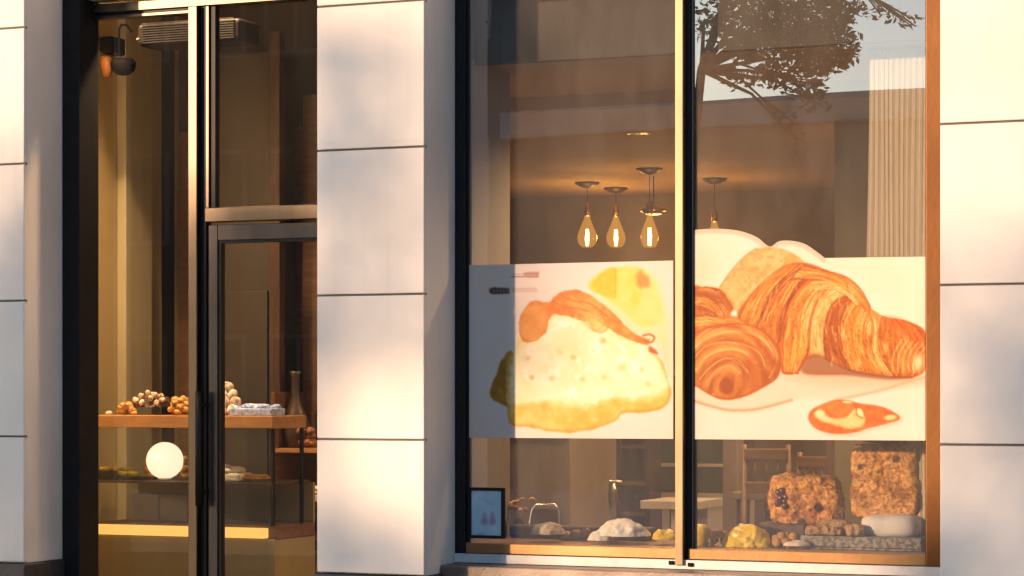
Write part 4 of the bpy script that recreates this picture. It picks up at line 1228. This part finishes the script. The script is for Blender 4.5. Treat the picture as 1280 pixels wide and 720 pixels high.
# amber disc lamp
dp = P(817, 262, 4.9)
dl_ = thing('disc_pendant', 'flat amber disc shaped pendant lamp above the bulb nearest the mullion', 'lamp', dp)
MB().lathe([(.002, -.028), (.05, -.026), (.08, -.012), (.078, .004), (.04, .024), (.012, .032), (.002, .034)], (0, 0, 0), 30).build('shade', 'brass', dl_)
MB().lathe([(.002, -.034), (.03, -.033), (.05, -.0275), (.002, -.0265)], (0, 0, 0), 24).build('diffuser', 'spot', dl_)
MB().tube([(0, 0, .03), (0, 0, ZC - dp.z - .002)], .004, 8).build('cord', 'black', dl_)
# recessed ceiling downlights (one shows as a warm spot near the window, the others are added)
def downlight(x, y, z, label, power, col=(1., .60, .30), cone=150):
    t = thing('downlight', label, 'downlight', (x, y, z), 'recessed ceiling downlights')
    MB().lathe([(.045, -.004), (.06, -.004), (.062, .0), (.045, .0)], (0, 0, -.001), 28).build('trim_ring', 'white', t)
    MB().lathe([(.001, -.003), (.044, -.003), (.044, -.001), (.001, -.001)], (0, 0, -.001), 28).build('lens', 'spot', t)
    l = bpy.data.lights.new('downlight_light', 'SPOT'); l.energy = power; l.color = col; l.shadow_soft_size = .04
    l.spot_size = R(cone); l.spot_blend = .8
    o = bpy.data.objects.new('downlight_light', l); COL.objects.link(o); o.location = (x, y, z - .012)
DL = P(806, 90, 1.0)
downlight(.35, 1.15, ZU, 'recessed ceiling downlight close to the window', 60.)
for (x, y) in ((-.4, 2.6), (1.1, 2.6), (.4, 4.0), (2.0, 4.2)):
    downlight(x, y, ZC, 'recessed ceiling downlight deeper in the shop', 90.)  # added to brighten the room, not known fittings
for (x, y) in ((-2.45, .82), (-1.9, .86)):
    downlight(x, y, 3.55, 'recessed ceiling downlight above the display counter', 230., cone=105)  # added to light the counter fronts, not known fittings

# ================================================================== window display
ZL = P(900, 683.5, .45).z             # top of the display board
bd = MB()
bd.box(-.325, 3.0, .375, .95, ZL - .05, ZL, bev=.004)
dbrd = bd.build('display_board', 'woodh', None)
tag(dbrd, 'long wooden display board along the foot of the window under the pastries', 'shelf')
bs = MB().box(-.32, 3.0, .40, .93, .0, ZL - .052)
bs.build('support', 'darkwood', dbrd)

def disp(u, Y): 
    p_ = P(u, 680, Y)
    return Vector((p_.x, Y, ZL + .001))
def pw(u0, u1, Y): return P(u1, 680, Y).x - P(u0, 680, Y).x
def ph(v0, v1, Y, u=900): return P(u, v0, Y).z - P(u, v1, Y).z

put('sugared_bun', MB().blob((0, 0, ph(660, 684, .5) * .42), (pw(666, 705, .5) / 2, .07, ph(660, 684, .5) * .60), .01, 16, 3, 5, flat=0, amp2=.002, freq2=90), 'bun',
    'small pale sugared bun standing on the board right of the framed notice', 'bun', disp(685, .47))
# long dark cake with glazed pieces behind
mb = MB().box(-pw(640, 815, .72) / 2, pw(640, 815, .72) / 2, -.05, .06, 0, ph(663, 683, .72) * .8, bev=.012)
o = mb.build('dark_tea_loaf', 'choc', None, disp(728, .72)); tag(o, 'long low dark brown tea loaf lying behind the sugared bun', 'cake')
src = None
for i in range(12):
    loc = disp(708 + (i % 6) * 12, .60 + .03 * (i // 6)) + Vector((0, 0, .012 + .006 * (i % 3)))
    if src is None:
        src = put('glazed_biscuit', MB().blob((0, 0, .006), (.03, .024, .018), .008, 30, 6, 3), 'crust', 'small brown glazed biscuit on the board between bun and dusted dome', 'biscuit', loc, 'brown biscuits on the display board')
    else:
        d_ = src.copy(); COL.objects.link(d_); d_.location = loc; d_.rotation_euler = (0, .2 * (i % 3), i * 1.1)
put('dusted_dome_bread', MB().blob((0, 0, ph(655, 684, .52) * .34), (pw(745, 810, .52) / 2, .09, ph(655, 684, .52) * .68), .014, 14, 9, 5, flat=0, amp2=.003, freq2=80), 'powder',
    'large domed bread thickly dusted with white icing sugar', 'bread', disp(778, .50))
put('dusted_bread_end', MB().blob((0, 0, .012), (.05, .05, .035), .012, 20, 19, 4, flat=0), 'powder', 'low white dusted piece of bread leaning at the left of the domed bread', 'bread', disp(750, .46))
put('lemon_pastry', MB().blob((0, 0, .02), (.055, .05, .045), .014, 22, 12, 4, flat=0), 'yellow', 'lumpy yellow glazed pastry left of the mullion', 'pastry', disp(831, .50))
put('lemon_cupcake', MB().lathe([(.03, 0), (.036, .05), (.04, .055), (.038, .07), (.022, .085), (.002, .088)], (0, 0, 0), 26), 'yellow', 'upright yellow glazed cupcake right of the mullion', 'cupcake', disp(876, .47))
mb = MB()
for i in range(9):
    mb.blob((.035 * math.cos(i * 2.2), .025 * math.sin(i * 2.2), .012 + .005 * i), (.022, .02, .016), .007, 40, i, 2)
put('nut_pastry', mb, 'gold', 'brown knobbly nut pastry between the yellow cupcake and the yellow dome', 'pastry', disp(896, .50))
dm_ = MB().blob((0, 0, .0), (pw(908, 966, .5) / 2, .08, ph(659, 685, .5) * 1.0), .020, 13, 15, 5, flat=0, amp2=.004, freq2=60)
put('lemon_dome_cake', dm_, 'yellow', 'bright yellow dome cake in front of the lying fruit loaf', 'cake', disp(937, .49))
mb = MB()
for i in range(11):
    mb.blob((.035 * math.cos(i * 2.3) + .004 * i, .03 * math.sin(i * 2.3), .010 + .004 * i), (.018, .017, .015), .007, 40, i + 7, 2)
put('crumble_biscuit', mb, 'gold', 'golden crumbly biscuit heap at the right of the yellow dome cake', 'biscuit', disp(973, .48))

# stand under the lying loaf
rs = MB().box(-pw(950, 1010, .62) / 2, pw(950, 1010, .62) / 2, -.07, .09, 0, ph(657, 684, .62) + .004, bev=.006)
rz = disp(982, .62)
put('dark_riser', rs, 'darkwood', 'dark wooden block carrying the lying fruit loaf', 'riser', rz)

def loaf(name, label, u0, v0, u1, v1, Y, depth, mats, power, seed, rot=0., taper=0., zfix=None):
    w = pw(u0, u1, Y) / 2; h = ph(v0, v1, Y) / 2
    mb = MB()
    mb.blob((0, 0, 0), (w, depth / 2, h), .010 if power > 5 else .022, 10, seed, 6, power=power, amp2=.0035, freq2=70)
    for v in mb.bm.verts:
        t = (v.co.z / h)
        v.co.x *= 1 + taper * t
        # pitted, torn crumb on the cut front
        if v.co.y < -depth * .42:
            n = mnoise.noise(Vector((v.co.x, v.co.z, seed)) * 38)
            n2 = mnoise.noise(Vector((v.co.x, v.co.z, seed + 5)) * 85)
            v.co.y += .006 * n + .0035 * n2
    mb.bm.normal_update()
    for f in mb.bm.faces:
        f.material_index = 0 if f.normal.y < -.55 else 1
    p_ = P((u0 + u1) / 2, (v0 + v1) / 2, Y)
    o = mb.build(name, mats, None, (p_.x, Y + depth / 2, p_.z if zfix is None else zfix + h))
    o.rotation_euler = (0, 0, rot)
    return tag(o, label, 'cake'), h
lo1, h1 = loaf('fruit_loaf', 'large cut fruit loaf lying on its side with a dark cherry patch', 955, 594, 1048, 661, .56, .16, ['crumb', 'crust'], 3.8, 3, .06)
# dark cherry cluster set in its cut face
ch = MB()
for i in range(9):
    ch.blob((pw(955, 1048, .56) * (-.27 + .05 * math.cos(i * 2.2)), -.083, .02 + .028 * math.sin(i * 1.7) - .01 * (i % 2)), (.016, .010, .015), .004, 40, i, 2)
M['cherry'] = mat('dark_cherry', (.10, .014, .012), (.04, .01, .01), rough=.3, scale=20, coat=.3)
ch.build('cherry_cluster', 'cherry', lo1)
# tray with slices
x0, x1 = disp(1000, .46).x, disp(1152, .46).x
hb_ = ph(664, 680, .46)
tb_ = MB().box(0, x1 - x0, 0, .30, .008, hb_, bev=.004)
tb_.box(-.005, x1 - x0, -.008, .31, 0, .0078, bev=.002)
tray = put('marbled_board', tb_, ['greytray'], 'thick grey marbled serving board at the right end of the display', 'board', (x0, .46, ZL + .001))
zt2 = ZL + .001 + hb_
rs2 = MB().blob((0, 0, .034), (pw(1075, 1150, .60) / 2, .12, ph(640, 665, .6) * .62), .004, 9, 4, 5, power=3.6)
o = rs2.build('white_cushion', 'paper', None, (P(1116, 655, .62).x, .64, zt2 + .004))
tag(o, 'plump white paper cushion under the tall fruit cake', 'cushion')
lo2, h2 = loaf('fruit_cake', 'tall cut fruit cake with a brown crust standing at the right end of the window', 1060, 556, 1143, 648, .56, .19, ['crumb2', 'crust'], 8.5, 8, .10, taper=-.025)
rim = MB().blob((0, 0, h2 * .96), (pw(1060, 1143, .56) * .46, .085, .012), .004, 20, 2, 4, power=4)
rim.build('top_crust', 'crust', lo2)
# crumbly slices
for i, (u, v, Y, w, h, rot, lab) in enumerate(((1030, 655, .50, .15, .03, .1, 'crumble slice lying lowest on the marbled board'), (1042, 645, .52, .13, .022, -.15, 'crumble slice on top of another below the tall fruit cake'), (1066, 652, .49, .07, .035, .4, 'short crumble slice at the corner of the white cushion'))):
    mb = MB().blob((0, 0, h / 2), (w / 2, .045, h / 2 + .004), .008, 25, i + 2, 5, power=4, amp2=.005, freq2=80)
    z = zt2 + (.0 if i != 1 else .030) + .003
    put('crumble_slice', mb, 'crumble', lab, 'pastry', Vector((P(u, v, Y).x, Y + .02, z))).rotation_euler = (0, 0, rot)
sl = MB().blob((0, 0, .012), (.055, .05, .02), .006, 20, 3, 4, flat=0)
put('pale_slice', sl, 'cream_cake', 'pale flat slice at the left foot of the marbled board', 'pastry', disp(996, .445))

# flowers behind the notice
fl_ = thing('flower_vase', 'small vase of yellowish dried flowers behind the framed notice', 'flowers', disp(648, .80))
MB().lathe([(.02, 0), (.03, .02), (.026, .05), (.015, .065), (.017, .075)], (0, 0, 0), 18).build('vase', 'cabglass', fl_)
stm = MB(); hd = MB()
for i in range(9):
    a_ = i * 2.4; r_ = .012 + .05 * ((i * .37) % 1)
    tip = Vector((r_ * math.cos(a_), r_ * math.sin(a_), .11 + .05 * ((i * .61) % 1)))
    stm.tube([(0, 0, .03), tip * .5 + Vector((0, 0, .02)), tip], .0015, 5)
    hd.blob(tip, (.014, .014, .011), .005, 60, i, 2)
stm.build('stem', 'olive', fl_); hd.build('flower_head', 'gold', fl_)

# ================================================================== across the street (seen in the glass)
def far_house(x0, x1, y1, h, label, m, floors, nx_, name='opposite_house', cor=.5):
    t = thing(name, label, 'building', ((x0 + x1) / 2, y1, 0))
    w = (x1 - x0) / 2
    MB().box(-w, w, -9, 0, -.1, h).build('wall', m, t)
    MB().box(-w - .15, w + .15, -9.1, .18, h + .002, h + cor, bev=.03).build('cornice', 'fartrim', t)
    for f in range(floors):
        z = .9 + f * 3.0
        for i in range(nx_):
            x = -w + (i + .5) * 2 * w / nx_
            fw = MB(); hh = 1.5
            for (a0, a1, b0, b1) in ((x - .55, x - .47, z, z + hh), (x + .47, x + .55, z, z + hh), (x - .47, x + .47, z, z + .08), (x - .47, x + .47, z + hh - .08, z + hh), (x - .03, x + .03, z + .08, z + hh - .08)):
                fw.box(a0, a1, .002, .06, b0, b1)
            wf = fw.build('window', 'fartrim', t)
            MB().box(x - .47, x + .47, .004, .02, z + .08, z + hh - .08).build('pane', 'farglass', wf)
    return t
far_house(-18.0, -10.7, -24.7, 15.0, 'tall brown brick house across the street with rows of windows', 'farwall2', 4, 5)
far_house(-10.5, 9.0, -24.7, 5.35, 'low rendered building across the street under a pale cornice', 'farwall', 1, 6, cor=.42)

# trees
def leaves(mb, c, rad, n, size, seed):
    r = random.Random(seed)
    for _ in range(n):
        while True:
            d = Vector((r.uniform(-1, 1), r.uniform(-1, 1), r.uniform(-1, 1)))
            if d.length <= 1: break
        p_ = Vector(c) + Vector((d.x * rad[0], d.y * rad[1], d.z * rad[2]))
        s_ = size * r.uniform(.6, 1.3)
        ax = Vector((r.gauss(0, 1), r.gauss(0, 1), r.gauss(0, .7))).normalized()
        bx = ax.cross(Vector((r.gauss(0, 1), r.gauss(0, 1), r.gauss(0, 1)))).normalized()
        vs_ = [mb.bm.verts.new(p_ + ax * s_), mb.bm.verts.new(p_ + bx * s_ * .42), mb.bm.verts.new(p_ - ax * s_), mb.bm.verts.new(p_ - bx * s_ * .42)]
        mb.bm.faces.new(vs_)

def tree(label, base, trunk, lobes, leafm, size, seed, name='street_tree', tr=.11):
    t = thing(name, label, 'tree', base, 'trees along the opposite kerb')
    base = Vector(base)
    tm = MB()
    n = len(trunk)
    tm.tube([Vector(p_) - base for p_ in trunk], [tr * (1 - .6 * i / (n - 1)) for i in range(n)], 12)
    tm.build('trunk', 'bark', t)
    lm = MB()
    r = random.Random(seed)
    cm = MB()
    for (c_, rad, nn) in lobes:
        c_ = Vector(c_)
        k = min(range(n), key=lambda i: (Vector(trunk[i]) - c_).length if i > 0 else 1e9)
        s0 = Vector(trunk[k])
        m1 = (s0 + c_) / 2 + Vector((r.uniform(-.2, .2), r.uniform(-.2, .2), r.uniform(0, .2)))
        lm.tube([s0 - base, m1 - base, c_ - base], [tr * .38, tr * .22, tr * .09], 7)
        for _ in range(5):
            d = Vector((r.gauss(0, 1), r.gauss(0, 1), r.gauss(0, .8))).normalized()
            e = c_ + Vector((d.x * rad[0], d.y * rad[1], d.z * rad[2])) * .85
            lm.tube([(m1 + c_) / 2 - base, (c_ + e) / 2 - base, e - base], [tr * .13, tr * .09, tr * .03], 5)
        leaves(cm, c_ - base, rad, nn, size, r.randint(0, 10 ** 6))
    lm.build('limb', 'bark', t)
    cm.build('crown', leafm, t, recalc=False)
    return t

# the tree whose lower boughs mirror in the right pane
def mir(u, v, Lg):
    """point at distance Lg in front of the pane that the pane mirrors at photo point (u, v)"""
    p_ = P(u, v, .322 + Lg)
    return Vector((p_.x, .322 - Lg, p_.z))
T0 = mir(859, 488, 13.0)
tb0 = (T0.x, T0.y, -.0)
tk = [tb0, (T0.x + .0, T0.y, 1.6), (T0.x - .0, T0.y, 3.2), (T0.x + .10, T0.y - .1, 4.6), (T0.x + .6, T0.y - .2, 6.0), (T0.x + .9, T0.y, 7.4)]
lb = []
for (u, v, ru, n) in ((1005, 20, 50, 700), (945, 45, 36, 380), (1030, 60, 40, 500), (905, 15, 30, 170), (950, 20, 40, 380), (985, 60, 38, 420), (1020, 30, 34, 300), (930, 60, 26, 130), (965, 95, 22, 110), (1005, 105, 26, 160), (1035, 75, 24, 140), (890, 35, 20, 60), (1055, 10, 26, 100), (1110, 15, 18, 26), (1140, 28, 14, 14), (925, 100, 18, 40), (1020, 130, 18, 30), (980, 150, 16, 12), (1000, 180, 16, 8), (960, -40, 60, 700), (1030, -50, 60, 600), (900, -60, 50, 300), (1000, -120, 80, 900), (1100, -60, 40, 150)):
    c_ = mir(u, v, 13.0 + random.uniform(-.5, .5))
    rr = ru / F * 23.5
    lb.append(((c_.x, c_.y, c_.z), (rr, rr * .9, rr * .75), n))
tree('broad street tree opposite whose lower boughs mirror in the right pane', tb0, tk, [(c_, (a_ * 1.25, b_ * 1.2, d_ * 1.15), int(n_ * 1.35)) for (c_, (a_, b_, d_), n_) in lb], 'leaf2', .043, 5, tr=.07)

# trees toward the sun: their crowns dapple the front
def toward(X, Z, Y0, t):
    return Vector((X, Y0, Z)) + SUNV * t
def shade_tree(label, spots, tbx, seed, leafm, t0=14.5):
    lb_ = []
    for (X, Z, Y0, rx, rz, n) in spots:
        c_ = toward(X, Z, Y0, t0)
        lb_.append(((c_.x, c_.y, c_.z), (rx * .84, .45, rz), int(n * 2.0)))
    by = toward(0, 0, 0, t0).y
    zt_ = max(c_[0][2] for c_ in lb_) + .3
    tk_ = [(tbx, by - .7, 0), (tbx + .04, by - .7, zt_ * .35), (tbx - .03, by - .65, zt_ * .7), (tbx + .05, by - .6, zt_)]
    tree(label, (tbx, by - .7, 0), tk_, lb_, leafm, .07, seed, tr=.1)
SHX = -math.sin(AZ) * math.cos(EL) * 14.5
shade_tree('bushy street tree opposite the entrance door', [
    (-2.15, 1.4, .1, .35, .8, 160), (-1.75, 1.2, .42, .40, .75, 420), (-1.25, 1.3, .42, .35, .72, 380), (-1.3, .5, .42, .5, .4, 260),
    (-1.8, .4, .42, .4, .4, 220), (-2.35, .85, 0, .25, .5, 105), (-2.35, 1.75, 0, .26, .5, 80), (-2.35, 2.4, 0, .24, .3, 24), (-1.25, 2.24, .4, .32, .14, 170), (-1.52, 1.1, .385, .2, .9, 300), (-1.6, 1.95, .42, .5, .25, 200), (-1.2, 2.15, .42, .3, .22, 90),
    (-.62, 2.30, 0, .38, .34, 80), (-.62, .78, 0, .34, .29, 85), (-.6, 1.80, 0, .36, .28, 52), (-.55, 2.8, 0, .3, .2, 34)], -1.4 + SHX, 11, 'leaf')
shade_tree('smaller street tree opposite the right pier', [
    (2.0, 1.2, 0, .40, .50, 110), (1.95, 1.8, 0, .40, .36, 62), (1.74, .78, .25, .24, .26, 150), (2.45, 1.4, 0, .4, .9, 240)], 2.55 + SHX, 12, 'leaf2')

# ================================================================== light, sky, camera
w = bpy.data.worlds.new('World'); scene.world = w
w.use_nodes = True
nt = w.node_tree; nt.nodes.clear()
o_ = nt.nodes.new('ShaderNodeOutputWorld'); bg = nt.nodes.new('ShaderNodeBackground')
sky = nt.nodes.new('ShaderNodeTexSky'); sky.sky_type = 'NISHITA'; sky.sun_disc = False
sky.sun_elevation = EL
sky.sun_rotation = math.atan2(SUNV.x, SUNV.y)
sky.air_density = 1.0; sky.dust_density = 1.3; sky.ozone_density = 3.2
bg.inputs[1].default_value = .15
nt.links.new(sky.outputs[0], bg.inputs[0]); nt.links.new(bg.outputs[0], o_.inputs[0])

sl_ = bpy.data.lights.new('sun', 'SUN'); sl_.energy = 3.6; sl_.angle = R(1.3); sl_.color = (1., .62, .37)
so_ = bpy.data.objects.new('sun', sl_); COL.objects.link(so_)
so_.rotation_euler = (-SUNV).to_track_quat('-Z', 'Y').to_euler()
so_.location = (-10, -14, 8)

cd = bpy.data.cameras.new('camera'); co = bpy.data.objects.new('camera', cd); COL.objects.link(co)
co.location = CAM
co.rotation_euler = (R(90), 0, TH)
cd.sensor_width = 36; cd.lens = F / 1280 * 36
cd.shift_y = (HOR - 360) / 1280
cd.clip_start = .05; cd.clip_end = 1500
scene.camera = co

scene.view_settings.view_transform = 'Standard'
scene.view_settings.look = 'None'
scene.view_settings.exposure = 1.06
scene.view_settings.gamma = 1.0
scene.view_settings.use_curve_mapping = False
cy = scene.cycles
cy.max_bounces = 10; cy.diffuse_bounces = 4; cy.glossy_bounces = 5; cy.transmission_bounces = 6; cy.transparent_max_bounces = 24
cy.caustics_reflective = False; cy.caustics_refractive = False
cy.sample_clamp_indirect = 6.0
cy.use_denoising = True
